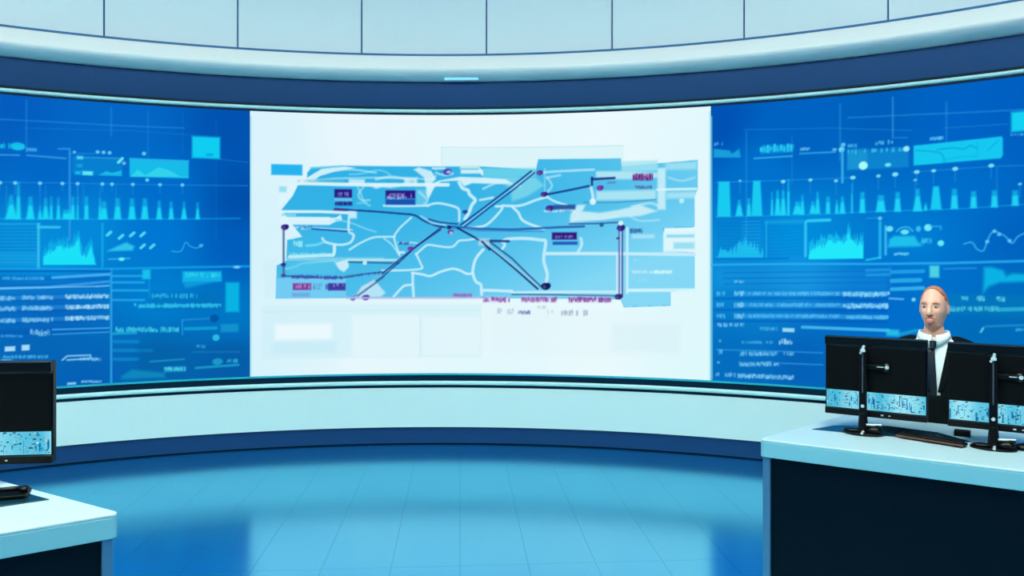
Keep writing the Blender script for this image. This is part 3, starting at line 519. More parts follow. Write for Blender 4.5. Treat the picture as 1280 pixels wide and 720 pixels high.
    c.dot(561, 215, 3, (190, 200, 245), .9, 2); c.rect(692, 256, 719, 262, (36, 60, 140), .8, 2.5); c.text(680, 264, 705, 3, (210, 240, 250), .8); c.dot(776, 279, 3, (225, 248, 252), .9); c.text(499, 304, 512, 4, (20, 60, 150), .8, .9); c.rect(498, 314, 506, 317, (225, 240, 250), .8); c.dot(564, 291, 2, (220, 215, 245), .8)
    for x0, y0, x1, y1, y2 in ((418, 236.5, 440, 247, 257), (482, 238, 519, 248, 256)):
        c.rect(x0, y0, x1, y1, (44, 24, 128), 1, 1.6); c.text(x0+4, (y0+y1)/2+1, x1-4, 6, (150, 170, 230), .8, .8)
    c.rect(418, 248, 440, 252, (120, 200, 235), .8, 2); c.rect(419, 252, 440, 257, (30, 50, 150), .7, 2.5); c.text(419, 254.5, 440, 5, (28, 20, 110), .9, .9); c.line([(418, 262), (432, 262.5)], 2.4, (110, 40, 120), .8); c.rect(482, 249, 519, 256, (28, 76, 175), .95, 1.8); c.text(484, 247, 508, 4, (200, 225, 250), .9, .8)
    c.rect(690, 290.5, 721, 299.5, (50, 26, 124), 1, 2); c.text(694, 296, 716, 4, (170, 190, 235), .7, .7); c.rect(691, 302, 722, 306, (24, 86, 185), .95, 1.8)
    c.rect(791, 217, 816, 226, (160, 90, 160), .5, 2); c.text(791, 221.5, 816, 9, (96, 26, 120), .95, 1); c.text(794, 234, 815, 4.5, (70, 80, 140), .85, .95); c.text(788, 288.5, 803, 6, (24, 50, 120), .9, 1)
    c.rect(366, 354, 389, 362.5, (130, 40, 140), .85, 1.6); c.text(367, 358, 389, 7, (230, 190, 225), .55, .6); c.rect(365, 366, 387, 371, (110, 165, 225), .8, 2.5); c.rect(410, 354, 432, 363, (56, 44, 150), .9, 2); c.text(392, 358, 412, 8, (60, 70, 160), .8, .7); c.text(415, 356, 430, 5, (200, 190, 235), .6, .5); c.rect(394, 355, 404, 361, (110, 215, 245), .7)
    c.line([(433, 372.5), (560, 372.5), (602, 372)], 2.6, (186, 190, 232), .8)
    c.rect(566, 367, 590, 371, (150, 130, 200), .8, 2); c.text(566, 369, 590, 4, (150, 80, 170), .8)
    for x0, x1 in ((604, 637), (652, 696), (711, 764)):
        c.rect(x0, 370, x1, 378, (205, 190, 232), .5, 3); c.text(x0, 374.5, x1, 7, (130, 50, 150), .95, .92)
    c.text(622, 389, 642, 8, (170, 185, 205), .7, .6); c.text(648, 390.5, 664, 5, (90, 90, 170), .85, .9); c.text(672, 384, 682, 5, (180, 190, 210), .7); c.text(684, 390, 698, 7, (190, 200, 210), .7, .8); c.text(702, 391, 735, 8, (140, 150, 175), .75, .8)
    return c

def screen_mat():
    m = bpy.data.materials.new('screen_picture'); m.use_nodes = True; nt = m.node_tree; nt.nodes.clear()
    at = nt.nodes.new('ShaderNodeAttribute'); at.attribute_name = 'picture'; e = nt.nodes.new('ShaderNodeEmission')
    o = nt.nodes.new('ShaderNodeOutputMaterial'); nt.links.new(at.outputs['Color'], e.inputs[0]); nt.links.new(e.outputs[0], o.inputs[0]); return m
M_screen = screen_mat()
def set_colors(me, rgb):                                # rgb: n x 3 sRGB
    v = np.clip(rgb, 0, 1); v = np.where(v <= .04045, v/12.92, ((v+.055)/1.055)**2.4)
    a = me.color_attributes.new('picture', 'FLOAT_COLOR', 'POINT'); out = np.ones((len(v), 4), np.float32); out[:, :3] = v
    a.data.foreach_set('color', out.ravel())
def grid_mesh(name, P, nx, nz):
    me = bpy.data.meshes.new(name); idx = np.arange(nx*nz).reshape(nz, nx)
    q = np.stack([idx[:-1, :-1], idx[:-1, 1:], idx[1:, 1:], idx[1:, :-1]], -1).reshape(-1, 4)
    me.vertices.add(len(P)); me.vertices.foreach_set('co', P.astype(np.float32).ravel())
    me.loops.add(q.size); me.loops.foreach_set('vertex_index', q.ravel().astype(np.int32))
    me.polygons.add(len(q)); me.polygons.foreach_set('loop_start', np.arange(0, q.size, 4, dtype=np.int32)); me.polygons.foreach_set('loop_total', np.full(len(q), 4, np.int32))
    me.update(calc_edges=True); return me
def build_screen(c, label):
    t0, t1 = c.s0/R, c.s1/R; tm = (t0+t1)/2
    t = thing('video_wall_screen', label, 'screen', on(R, tm, c.z0))
    inv = Matrix.Translation(-Vector(on(R, tm, c.z0)))
    h = arc('housing', rp(.002, .045, c.z0, c.z1), t0, t1, M_blackm, parent=t); h.data.transform(inv)
    T = np.broadcast_to(c.S/R, (c.nz, c.nx)); Z = np.broadcast_to(c.Z, (c.nz, c.nx))
    P = np.stack([CX+R*np.sin(T), CY+R*np.cos(T), Z], -1).reshape(-1, 3)-np.array(on(R, tm, c.z0))
    me = grid_mesh('display', P, c.nx, c.nz); set_colors(me, c.im.reshape(-1, 3)); link('display', me, M_screen, t)
build_screen(paint_left(), 'blue curved wall screen of charts and lists, left of the white map screen')
build_screen(paint_centre(), 'bright white curved wall screen showing a blue map with network lines')
build_screen(paint_right(), 'blue curved wall screen of bar charts and lists behind the man in the suit')

# ------------------------------------------------------------------ desks
def desk(label, A, f, sd, n, length, depth, perp):
    A, f, sd, n = Vector(A), Vector(f).normalized(), Vector(sd).normalized(), Vector(n).normalized()
    k = depth/perp
    t = thing('control_desk', label, 'desk', (A.x, A.y, 0))
    O = Vector((0, 0))
    def loc(a, b): return f*a+n*b                       # along the front, into the desk
    off = (sd*k).dot(f)                                 # how far the side edge runs along the front
    # worktop with a rounded front corner
    c0 = O; cF = f*length; cB = f*length+n*depth; cS = sd*k
    r = .035; pts = []
    p0 = c0+sd*r; p1 = c0+f*r
    for i in range(7):
        u = i/6; pts.append((p0*(1-u)**2+c0*2*u*(1-u)+p1*u*u))
    pts += [cF, cB, cS]
    bm = NB(); prism(bm, [(p.x, p.y) for p in pts], .728, .74); obj('worktop', bm, M_top, t, bevel=.004)
    bm = NB(); prism(bm, [(p.x, p.y) for p in pts], .655, .728); obj('shaded_edge', bm, M_edge, t, bevel=.004)  # vertical edge of the white top, its blue shade painted as colour
    def panel(name, a, b, th_, z0, z1, m):
        a, b = Vector(a), Vector(b); d = (b-a).normalized(); q = Vector((-d.y, d.x)); 
        if q.dot(n) < 0: q = -q
        bm = NB(); prism(bm, [tuple(a), tuple(b), tuple(b+q*th_), tuple(a+q*th_)], z0, z1); return obj(name, bm, m, t, bevel=.002)
    i0 = loc(.05, .03); i1 = loc(length-.02, .03)
    panel('front_panel', i0, i1, .02, .02, .655, M_gloss)
    e0 = c0+f*.03+sd*.05; e1 = cS-sd*.04+f*.03
    bm = NB(); q = f*.02; prism(bm, [tuple(e0), tuple(e1), tuple(e1+q), tuple(e0+q)], .02, .655); obj('side_panel', bm, M_gloss, t, bevel=.002)
    bm = NB(); g0 = loc(length-.03, .06); g1 = loc(length-.03, depth-.04); prism(bm, [tuple(g0), tuple(g1), tuple(g1-q), tuple(g0-q)], .02, .655); obj('side_panel', bm, M_gloss, t, bevel=.002)
    for pc in (loc(.012, .0)+sd*.03, cS-sd*.035+f*.005+n*0, loc(length-.04, .035), loc(length-.04, depth-.04)):
        bm = NB(); ang = math.atan2(f.y, f.x)
        box(bm, (pc.x+f.x*.015, pc.y+f.y*.015, .3275), (.035, .04, .655), Matrix.Rotation(ang, 4, 'Z')); obj('corner_post', bm, M_post, t, bevel=.003)
    return t
desk('white topped control desk with dark front panel, carrying two monitors before the man', (1.17, 3.80), (.845, -.535), (.747, .657), (.535, .845), 2.3, .85, .955)
desk('white topped control desk with dark front panel and rounded corner at lower left', (-1.32, 2.70), (-.82, -.57), (-.86, .51), (-.57, .82), 1.9, .85, .908)

# ------------------------------------------------------------------ monitors
def strip_mesh(name, x0, x1, z0, z1, y, seed, flip=1):
    nx, nz = 240, 46; r = np.random.RandomState(seed); im = np.zeros((nz, nx, 3)); im[:] = np.array((116, 210, 234))/255
    base = np.interp(np.arange(nx), np.linspace(0, nx, 12), r.uniform(-.5, .5, 12))
    im += base[None, :, None]*np.array((.35, .2, .12)); cols = [(8, 90, 150), (200, 245, 252), (20, 150, 205), (60, 120, 150), (150, 230, 245)]
    for k in range(260):
        i, j = r.randint(2, nz-3), r.randint(0, nx-6); im[i:i+r.randint(1, 4), j:j+r.randint(1, 7)] = np.array(cols[r.randint(5)])/255*r.uniform(.7, 1)
    for k in range(26):
        j = r.randint(0, nx-5); i = r.randint(0, 20); im[i:i+r.randint(8, 26), j:j+r.randint(1, 4)] = np.array((14, 110, 170))/255
    X, Z = np.meshgrid(np.linspace(x0, x1, nx), np.linspace(z0, z1, nz)); P = np.stack([X, np.full_like(X, y), Z], -1).reshape(-1, 3)
    me = grid_mesh(name, P, nx, nz); set_colors(me, im.reshape(-1, 3)); return me
def monitor(label, loc, rz, group=None, xa=-.185, xb=.275, seed=1, side=1):
    t = thing('monitor', label, 'monitor', loc, rz, group)
    zb, zt = .075, .465; w_ = xb-xa; xm = (xa+xb)/2
    # housing: dark box with a step along the top; viewer side is -y, the operator's screen is +y
    bm = NB(); box(bm, (xm, .02, (zb+zt)/2), (w_, .03, zt-zb)); obj('housing', bm, M_black, t, bevel=.004)
    bm = NB(); box(bm, (xm, -.001, (.2+.418)/2), (w_-.012, .014, .418-.2)); obj('back_cover', bm, M_blackm, t, bevel=.004)
    bm = NB(); box(bm, (xm, -.004, .444), (w_, .022, .040)); obj('top_bezel', bm, mat('charcoal_bezel', (4, 12, 18), rough=.3, spec=.3), t, bevel=.004)
    bm = NB(); box(bm, (xm, .001, .4205), (w_-.004, .014, .0035)); obj('edge_line', bm, mat('grey_edge', (58, 78, 88), rough=.3), t)
    link('lower_display', strip_mesh('lower_display', xa+.006, xb-.006, .108, .196, .0035, seed), M_screen, t)
    bm = NB(); box(bm, (xm, .001, .09), (w_, .014, .03)); bb = obj('lower_bezel', bm, M_black, t, bevel=.003)
    for dx, s in ((.03, .006), (.062, .004)):
        bm = NB(); box(bm, (dx+.05, -.0075, .09), (s*2, .004, s)); obj('button', bm, M_chrome, bb)
    link('screen', strip_mesh('screen', xa+.012, xb-.012, .115, .452, .0362, seed+7), M_screen, t)
    # stand
    bm = NB(); box(bm, (0, -.045, .215), (.034, .022, .41)); cyl(bm, (0, -.045, .012), (0, -.045, .1), .026, .018); po = obj('stand_pole', bm, M_black, t, bevel=.003)
    bm = NB(); box(bm, (0, -.057, .3), (.006, .004, .2)); obj('pole_line', bm, mat('grey_line', (60, 70, 82), rough=.3), po)
    bm = NB(); cyl(bm, (0, -.05, .135), (0, -.062, .135), .008); obj('pole_knob', bm, M_chrome, po)
    bm = NB(); box(bm, (.002, -.05, .405), (.022, .034, .012)); cyl(bm, (.0, -.055, .405), (.006, -.055, .43), .008, .006); cyl(bm, (-.012, -.055, .39), (.01, -.055, .41), .006); obj('top_clamp', bm, M_chrome, t, smooth=False)
    bm = NB(); box(bm, (side*.055, -.02, .325), (.11, .022, .022)); ball(bm, (side*.10, -.018, .325), (.02, .012, .022)); br_ = obj('bracket', bm, M_black, t, bevel=.002)
    bm = NB(); cyl(bm, (side*.105, -.028, .327), (side*.105, -.038, .327), .009); box(bm, (side*.075, -.033, .327), (.03, .004, .004)); obj('bracket_screw', bm, M_chrome, br_)
    bm = NB(); prism(bm, [(.085*math.cos(a)*1.1, -.045+.06*math.sin(a)) for a in np.linspace(0, 2*PI, 33)[:-1]], 0, .01); obj('base_plate', bm, M_black, t, bevel=.003)
    bm = NB(); ball(bm, (-.045, -.06, .016), (.04, .022, .010)); obj('base_foot', bm, M_black, t, smooth=True)
    bm = NB(); ball(bm, (.05, -.055, .022), (.036, .022, .02)); box(bm, (.05, -.055, .045), (.07, .03, .012)); obj('cable_box', bm, M_black, t)
    bm = NB(); cyl(bm, (.005, -.105, .0105), (.005, -.07, .014), .006); cyl(bm, (.02, -.075, .05), (.085, -.06, .052), .005); obj('cable_clip', bm, M_chrome, t)
    return t
ang = math.atan2(-.552, .834)
monitor('black monitor with its back turned, left of the man on the desk at right', (1.735, 3.935, .7435), ang, 'monitors on the control desks', seed=11)
monitor('black monitor with its back turned, cut by the right edge of the picture', (2.19, 3.635, .74), ang, 'monitors on the control desks', seed=23)
monitor('black monitor with a glowing lower strip above the desk at lower left', (-2.03, 3.03, .74), .1, 'monitors on the control desks', seed=5, side=-1)

# ------------------------------------------------------------------ small things on the desks
def pad(label, pts):
    c = Vector(pts[0]); t = thing('desk_mat', label, 'mat', (c.x, c.y, .74))
    bm = NB(); prism(bm, [(p[0]-c.x, p[1]-c.y) for p in pts], 0, .003); obj('mat_surface', bm, M_padm, t)
    return t
M_padm = mat('dark_glass_mat', (8, 46, 62), rough=.2)
def dp(x, y, z=.74):                                    # a point surveyed on the photograph, at desk height
    d = (CAMZ-z)/((y-HY)/F); return ((x-HX)/F*d, d)
def flat(name, label, cat, pts, z0, h, m, bevel=.001):
    c = Vector((sum(p[0] for p in pts)/len(pts), sum(p[1] for p in pts)/len(pts)))
    bm = NB(); prism(bm, [(p[0]-c.x, p[1]-c.y) for p in pts], 0, h); o = obj(name, bm, m, None, bevel=bevel); o.location = (c.x, c.y, z0)
    return tag(o, label, cat)
flat('desk_mat', 'dark thin mat under the monitor left of the man, on the right-hand desk', 'mat', [dp(1015, 537), dp(1042, 532.5), dp(1110, 533), dp(1172, 541), dp(1215, 553), dp(1150, 548.5), dp(1080, 543)], .74, .003, M_padm)
flat('desk_mat', 'dark thin mat on the white desk at lower left', 'mat', [dp(-40, 611), dp(18, 613), dp(62, 625), dp(0, 634), dp(-60, 641)], .74, .003, M_padm)
def keyboard(label, loc, rz, w_=.40, d_=.10):
    t = thing('keyboard', label, 'keyboard', loc, rz)
    bm = NB(); box(bm, (0, 0, .009), (w_, d_, .012)); obj('case', bm, M_blackm, t, bevel=.003)
    bm = NB()
    for i in range(18):
        for j in range(5): box(bm, (-w_/2+.016+i*(w_-.032)/17, -d_/2+.014+j*(d_-.028)/4, .0175), (.016, .013, .006))
    obj('keys', bm, mat('key_caps', (16, 17, 20), rough=.5), t)
    bm = NB(); box(bm, (0, -d_/2-.002, .009), (w_, .004, .007)); obj('front_edge', bm, mat('brown_edge', (108, 70, 58), rough=.4), t)
    for s in (-1, 1):
        bm = NB(); box(bm, (s*w_*.4, 0, .0015), (.03, d_*.7, .003)); obj('foot', bm, M_blackm, t)
    return t
a_, b_ = Vector(dp(1126, 546.5)), Vector(dp(1204, 559)); mid = (a_+b_)/2
keyboard('long black keyboard with brown front edge lying between the two monitor stands', (mid.x, mid.y, .7432), math.atan2((b_-a_).y, (b_-a_).x), (b_-a_).length+.02, .06)
def small_hub(label, x, y, rz, s=(.07, .05, .028)):
    t = thing('cable_hub', label, 'box', (*dp(x, y), .74), rz)
    bm = NB(); box(bm, (0, 0, s[2]/2), s); obj('case', bm, M_black, t, bevel=.004)
    bm = NB()
    for i in range(3): box(bm, (-.02+i*.02, -s[1]/2-.0005, s[2]/2), (.012, .002, .006))
    obj('socket', bm, M_blackm, t); return t
small_hub('small black box on the right-hand desk, under the right monitor', 1203, 545, ang)
def mouse(label, x, y, rz):
    t = thing('mouse', label, 'mouse', (*dp(x, y), .74), rz)
    bm = NB(); ball(bm, (0, 0, .008), (.032, .055, .024))
    for v in bm.verts:
        if v.co.z < 0: v.co.z = 0
    obj('shell', bm, M_black, t, smooth=True)
    bm = NB(); cyl(bm, (-.003, -.03, .027), (.003, -.03, .027), .008); obj('wheel', bm, M_chrome, t); return t
mouse('black computer mouse beside the right monitor stand, at the picture edge', 1284, 563, 1.0)
def phone(label, x, y, rz):
    t = thing('desk_phone', label, 'phone', (*dp(x, y), .743), rz)
    bm = NB(); prism(bm, [(-.07, -.05), (.07, -.05), (.07, .05), (-.07, .05)], 0, .014); obj('base', bm, M_blackm, t, bevel=.004)
    bm = NB(); cyl(bm, (-.05, .0, .026), (.05, .0, .026), .009); ball(bm, (-.055, 0, .024), (.018, .02, .012)); ball(bm, (.055, 0, .024), (.018, .02, .012)); obj('handset', bm, M_black, t, smooth=True); return t
phone('low black desk phone on the dark mat at lower left', 8, 622, .35)

# ------------------------------------------------------------------ the man and his chair
MX, MY = 2.30, 4.36
PHI = -math.atan2(.47, .88)
man = thing('person', 'seated man in dark suit, white shirt and dark tie behind the monitors', 'person', (MX, MY, 0), PHI)
chair = thing('office_chair', 'black office chair the man in the suit sits on', 'chair', (MX, MY, 0), PHI)
bm = NB(); box(bm, (0, .02, .405), (.46, .46, .07)); obj('seat', bm, M_blackm, chair, bevel=.03)
bm = NB(); box(bm, (0, .27, .75), (.40, .05, .5)); obj('backrest', bm, M_blackm, chair, bevel=.024)
bm = NB(); box(bm, (0, .25, .44), (.06, .02, .22)); obj('back_bracket', bm, M_black, chair)
bm = NB(); cyl(bm, (0, 0, .1), (0, 0, .375), .028); obj('gas_column', bm, M_chrome, chair)
for k in range(5):
    a = 2*PI*k/5+.3; bm = NB(); cyl(bm, (0, 0, .1), (.27*math.cos(a), .27*math.sin(a), .07), .022, .015); lg = obj('leg', bm, M_black, chair)
    bm = NB(); p = (.27*math.cos(a), .27*math.sin(a)); cyl(bm, (p[0]-.012, p[1], .03), (p[0]+.012, p[1], .03), .03); obj('castor', bm, M_blackm, lg)

def baked(o):
    dg = bpy.context.evaluated_depsgraph_get(); me = bpy.data.meshes.new_from_object(o.evaluated_get(dg)); bpy.data.objects.remove(o); return me
def skin(chains, levels=2):
    """chains: list of (points, radii); equal points are shared"""
    me = bpy.data.meshes.new('sk'); V = []; E = []; Rr = []
    def vid(p, r):
        for i, q in enumerate(V):
            if (Vector(q)-Vector(p)).length < 1e-5: return i
        V.append(p); Rr.append(r); return len(V)-1
    for pts, rad in chains:
        ids = [vid(p, r) for p, r in zip(pts, rad)]; E += list(zip(ids[:-1], ids[1:]))
    me.from_pydata(V, E, []); o = bpy.data.objects.new('sk', me); C.objects.link(o)
    md = o.modifiers.new('s', 'SKIN'); sv = me.skin_vertices[0].data
    for i, r in enumerate(Rr):
        sv[i].radius = r if isinstance(r, tuple) else (r, r); sv[i].use_root = (i == 0)
    sb = o.modifiers.new('u', 'SUBSURF'); sb.levels = levels; sb.render_levels = levels
    return baked(o)
HC = Vector((0, -.03, 1.325)); HYAW = -.22              # head centre, turned a little towards the viewer's left
HR = Matrix.Translation(HC) @ Matrix.Rotation(HYAW, 4, 'Z')
def head_shape(p):
    """unit sphere -> head, local forward is -y"""
    x, y, z = p
    X, Y, Z = x*.067, y*.096, z*.120
    if z < -.1:
        k = min(1, (-.1-z)/.9); Z *= 1+.07*k; X *= 1-.22*k; Y *= 1-.12*k
        if y < 0: Y -= .012*k*(1-abs(x))
    if z > .2: X *= 1+.03*z
    if y < -.2:
        f = (-y-.2)/.8
        Y += .010*f*math.exp(-((z-.12)/.16)**2)*(math.exp(-((abs(x)-.42)/.2)**2))*1.2      # eye sockets
        Y -= .005*f*math.exp(-((z-.32)/.1)**2)                                             # brow
        Y -= .005*f*math.exp(-((z+.52)/.10)**2)*math.exp(-(x/.35)**2)                      # lips
        Y -= .007*f*math.exp(-((z+.85)/.15)**2)*math.exp(-(x/.4)**2)                       # chin
        Y -= .003*math.exp(-((z+.15)/.2)**2)*math.exp(-((abs(x)-.6)/.2)**2)                # cheek bones
    return Vector((X, Y, Z))
def head_mesh(grow=0.0, keep=None, u=56, v=40):
    bm = NB(); bmesh.ops.create_uvsphere(bm, u_segments=u, v_segments=v, radius=1)
    if keep:
        bmesh.ops.delete(bm, geom=[f for f in bm.faces if not keep(f.calc_center_median())], context='FACES')
    for q in bm.verts:
        n_ = q.co.normalized(); h = head_shape(q.co); q.co = h+Vector((n_.x, n_.y, n_.z))*grow
    return bm
parts_bm = NB()
def absorb(me, M=None):
    if M: me.transform(M)
    parts_bm.from_mesh(me)
# torso, legs, arms
hipL, hipR = (.09, 0, .54), (-.09, 0, .54)
body = [([(0, .02, .56), (0, .03, .68), (0, .03, .83), (0, .02, .98), (0, .01, 1.09), (0, 0, 1.15), (0, -.01, 1.20), (0, -.018, 1.26)], [(.15, .11), (.135, .10), (.14, .105), (.165, .115), (.13, .095), (.062, .06), (.056, .058), (.05, .055)])]
for s in (1, -1):
    body.append(([(0, .02, .56), (s*.10, -.02, .54), (s*.125, -.40, .53), (s*.13, -.43, .12), (s*.13, -.44, .06)], [(.15, .11), .088, .062, .040, .038]))
    body.append(([(s*.13, -.44, .06), (s*.14, -.54, .035), (s*.145, -.60, .03)], [.038, .035, .026]))
    body.append(([(0, .01, 1.09), (s*.12, .01, 1.115), (s*.185, .01, 1.095), (s*.235, .03, .86), (s*.16, -.12, .67), (s*.15, -.155, .648)], [(.13, .095), .06, .052, .038, .027, .024]))
absorb(skin(body))
# hands resting on the desk edge, fingers slightly curled
for s in (1, -1):
    wx, wy, wz = s*.15, -.155, .640
    hand = [([(wx, wy, wz), (wx-s*.004, wy-.05, wz-.008), (wx-s*.006, wy-.085, wz-.010)], [.023, (.034, .015), (.036, .013)])]
    absorb(skin(hand, 1))
    for k, ln in enumerate((.066, .076, .072, .056)):
        bx = wx+s*(-.033+k*.0195); ch = [(bx, wy-.07, wz-.008), (bx, wy-.095, wz-.006), (bx-s*.001, wy-.095-ln*.45, wz-.012), (bx-s*.002, wy-.095-ln*.8, wz-.022), (bx-s*.002, wy-.095-ln, wz-.031)]
        absorb(skin([(ch, [.009, .0092, .0085, .0078, .0065])], 1))
    absorb(skin([([(wx-s*.018, wy-.025, wz-.006), (wx-s*.042, wy-.05, wz-.012), (wx-s*.055, wy-.078, wz-.02), (wx-s*.058, wy-.10, wz-.028)], [.012, .0115, .0095, .0075])], 1))
hm = bpy.data.meshes.new('h'); b2 = head_mesh()
cyl(b2, (0, 0, 0), (0, .001, .001), .001)
# nose and ears
for a, b, r0, r1 in (((0, -.088, .028), (0, -.112, -.022), .008, .0125),):
    cyl(b2, a, b, r0, r1)
ball(b2, (0, -.108, -.024), (.014, .012, .010)); ball(b2, (.011, -.099, -.026), (.008, .009, .007)); ball(b2, (-.011, -.099, -.026), (.008, .009, .007))
for s in (1, -1):
    ball(b2, (s*.067, .010, .0), (.008, .017, .028)); ball(b2, (s*.069, .006, -.018), (.006, .010, .012))
ball(b2, (0, -.094, -.060), (.022, .008, .0045)); ball(b2, (0, -.093, -.069), (.019, .009, .005))
b2.to_mesh(hm); b2.free(); absorb(hm, HR)
bme = bpy.data.meshes.new('body'); parts_bm.to_mesh(bme); parts_bm.free()
bo = bpy.data.objects.new('tmp', bme); C.objects.link(bo)
rm = bo.modifiers.new('r', 'REMESH'); rm.mode = 'VOXEL'; rm.voxel_size = .0045; rm.use_smooth_shade = True
sm = bo.modifiers.new('c', 'SMOOTH'); sm.factor = .5; sm.iterations = 3
bme = baked(bo)
M_skin = mat('skin', (250, 186, 164), rough=.5, noise=.06, nscale=40)
bd = link('body', bme, M_skin, man, True)
# clothes
M_suit = mat('black_suit_cloth', (5, 14, 16), rough=.85, spec=.15, noise=.12, nscale=120, bump=.3)
M_shirt = mat('white_shirt', (232, 242, 246), rough=.7, noise=.02, nscale=80)
M_tie = mat('dark_tie', (10, 18, 34), rough=.45, noise=.2, nscale=60)
M_hair = mat('auburn_hair', (198, 124, 96), rough=.6, noise=.25, nscale=200, bump=.6)
M_beard = mat('short_beard', (232, 158, 134), rough=.7, noise=.15, nscale=200, bump=.5)
def grown(chains, g):
    out = []
    for p, r in chains: out.append((p, [tuple(v+g for v in q) if isinstance(q, tuple) else q+g for q in r]))
    return out
torso = body[0]
jk = [([p for p in torso[0][:6]], [(.165, .125), (.155, .12), (.16, .125), (.185, .132), (.15, .112), (.072, .072)])]
for s in (1, -1):
    jk.append(([(0, .01, 1.09), (s*.12, .01, 1.115), (s*.19, .01, 1.095), (s*.238, .03, .86), (s*.162, -.11, .676)], [(.15, .112), .075, .068, .055, .042]))
shirt_me = skin([([p for p in torso[0][:7]], [(.152, .113), (.140, .106), (.148, .113), (.173, .124), (.142, .106), (.072, .070), (.062, .062)])]+
                [([(0, .01, 1.09), (s*.12, .01, 1.115), (s*.185, .01, 1.095), (s*.235, .03, .86), (s*.16, -.12, .67)], [(.142, .106), .067, .059, .045, .034]) for s in (1, -1)])
def cut(me, keep):
    b = NB(); b.from_mesh(me); bmesh.ops.delete(b, geom=[f for f in b.faces if not keep(f.calc_center_median())], context='FACES'); b.to_mesh(me); b.free(); return me
sh = link('shirt', cut(shirt_me, lambda c: c.z < 1.215), M_shirt, man, True)
for s in (1, -1):
    bm = NB(); cyl(bm, (s*.163, -.108, .678), (s*.155, -.14, .658), .036, .032, 24); obj('shirt_cuff', bm, M_shirt, sh, smooth=True)
def jacket_keep(c):
    if c.z > 1.172 and abs(c.x) < .085 and c.y < .03: return False
    if c.y < -.02 and abs(c.x) < .030+.056*max(0, (c.z-.86)/.29) and c.z > .87: return False      # the V between the lapels
    if c.z > 1.19: return False
    return True
jme = skin(jk, 3); jme = cut(jme, jacket_keep)
jo = link('jacket', jme, M_suit, man, True); so = jo.modifiers.new('s', 'SOLIDIFY'); so.thickness = .004; so.offset = -1
# lapels laid on the jacket
def bvh(me): 
    b = NB(); b.from_mesh(me); t_ = BVHTree.FromBMesh(b); b.free(); return t_
Tj = bvh(skin(jk, 3)); Ts = bvh(shirt_me)
def drape(name, outline, tree, lift, m, parent, thick=.004, n=14):
    """outline: rows of (z, x left, x right); laid on the cloth from in front"""
    bm = NB(); rows = []
    for z, x0, x1 in outline:
        row = []
        for i in range(n+1):
            x = x0+(x1-x0)*i/n; h = tree.ray_cast(Vector((x, -.6, z)), Vector((0, 1, 0))); y = (h[0].y if h[0] else -.1)-lift
            row.append(bm.verts.new((x, y, z)))
        rows.append(row)
    for a, b in zip(rows[:-1], rows[1:]):
        for i in range(n): bm.faces.new((a[i], a[i+1], b[i+1], b[i]))
    o = obj(name, bm, m, parent, True); sd_ = o.modifiers.new('s', 'SOLIDIFY'); sd_.thickness = thick; sd_.offset = 0; return o
for s in (1, -1):
    drape('lapel', [(.88+.27*i/12, s*(.022+.05*i/12-.004), s*(.022+.05*i/12+(.012+.040*min(1, i/9) if i < 10 else .030))) for i in range(13)], Tj, .004, M_suit, jo)
tie_w = lambda z: .026 if z < .9 else .026-.012*(z-.9)/.23
drape('tie', [(z, -tie_w(z)-.012, tie_w(z)-.012) for z in np.linspace(.80, 1.115, 14)], Ts, .006, M_tie, man, .005, 8)
bm = NB(); cyl(bm, (-.006, -.098, 1.11), (-.004, -.082, 1.15), .012, .021, 16); obj('tie_knot', bm, M_tie, man, bevel=.003)
# collar: a folded band round the neck, open at the front
bm = NB(); rows = []
for j, (rr, zz) in enumerate(((.066, 1.145), (.070, 1.175), (.066, 1.20), (.074, 1.205), (.086, 1.165))):
    row = []
    for i in range(33):
        a = -PI/2+.13+(2*PI-.26)*i/32; fr = max(0, -math.sin(a)); dz = -.030*fr**2 if j in (0, 4) else -.02*fr**2
        row.append(bm.verts.new((rr*math.cos(a)*(1+.04*fr), rr*math.sin(a)*1.02-.010, zz+dz)))
    rows.append(row)
for a, b in zip(rows[:-1], rows[1:]):
    for i in range(32): bm.faces.new((a[i], a[i+1], b[i+1], b[i]))
co = obj('collar', bm, M_shirt, sh, True); sd_ = co.modifiers.new('s', 'SOLIDIFY'); sd_.thickness = .003
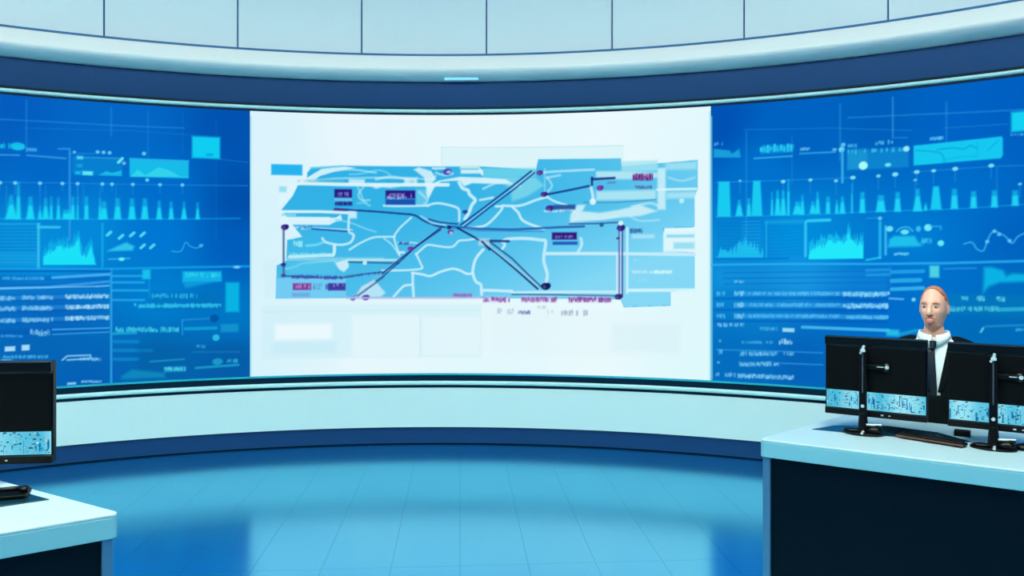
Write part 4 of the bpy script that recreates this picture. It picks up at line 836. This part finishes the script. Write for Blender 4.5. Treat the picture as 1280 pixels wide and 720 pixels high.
# trousers and shoes
tr = [([(0, .02, .56), (0, .03, .66)], [(.165, .125), (.155, .118)])]
for s in (1, -1): tr.append(([(0, .02, .56), (s*.10, -.02, .545), (s*.125, -.40, .535), (s*.13, -.435, .30), (s*.13, -.44, .10)], [(.165, .125), .10, .077, .064, .062]))
link('trousers', skin(tr), M_suit, man, True)
for s in (1, -1):
    bm = NB(); ball(bm, (s*.14, -.50, .045), (.05, .14, .05))
    for v in bm.verts:
        if v.co.z < .004: v.co.z = .004
        if v.co.y < -.52: v.co.z *= .8
    ball(bm, (s*.13, -.44, .075), (.046, .055, .045)); obj('shoe', bm, mat('black_leather', (10, 10, 11), rough=.25), man, smooth=True)
# hair, beard, brows, eyes
def hair_keep(c):
    if c.z > .86 and c.y > -.42 : return True
    if c.y > -.05 and c.z > -.35 and c.z > -.1-.5*c.y: return True
    return c.z > .40 and c.y > -.40+.9*max(0, .85-c.z)-.2*abs(c.x)
def put(bm, name, m, thick=None):
    o = obj(name, bm, m, man, True); o.data.transform(HR)
    if thick: q = o.modifiers.new('s', 'SOLIDIFY'); q.thickness = thick; q.offset = 1
    return o
put(head_mesh(.001, hair_keep), 'hair', M_hair, .003)
def beard_keep(c): return c.z < -.30 and c.y < .1 and not (abs(c.x) < .26 and -.62 < c.z < -.46) and c.z > -.97 and (c.z < -.62 or abs(c.x) < .42)
put(head_mesh(.0014, beard_keep), 'beard', M_beard, .0012)
for s in (1, -1):
    bm = NB(); ball(bm, (s*.028, -.0765, .012), (.0115, .0085, .0062)); ey = put(bm, 'eye', mat('eye_white', (196, 176, 168), rough=.2))
    bm = NB(); ball(bm, (s*.028, -.0845, .012), (.0055, .0025, .0052)); ir = put(bm, 'iris', mat('iris', (60, 44, 40), rough=.15)); ir.parent = ey
    bm = NB()
    for k in range(7):
        u = k/6; ball(bm, (s*(.014+.030*u), -.0885+.010*u*u, .031+.004*math.sin(PI*u)-.002*u), (.005, .003, .0026), 10, 8)
    put(bm, 'eyebrow', M_hair)
bm = NB(); ball(bm, (0, -.0985, -.0605), (.021, .0045, .0035)); ball(bm, (0, -.0975, -.0685), (.018, .005, .0045)); put(bm, 'lips', mat('lips', (206, 116, 110), rough=.4))
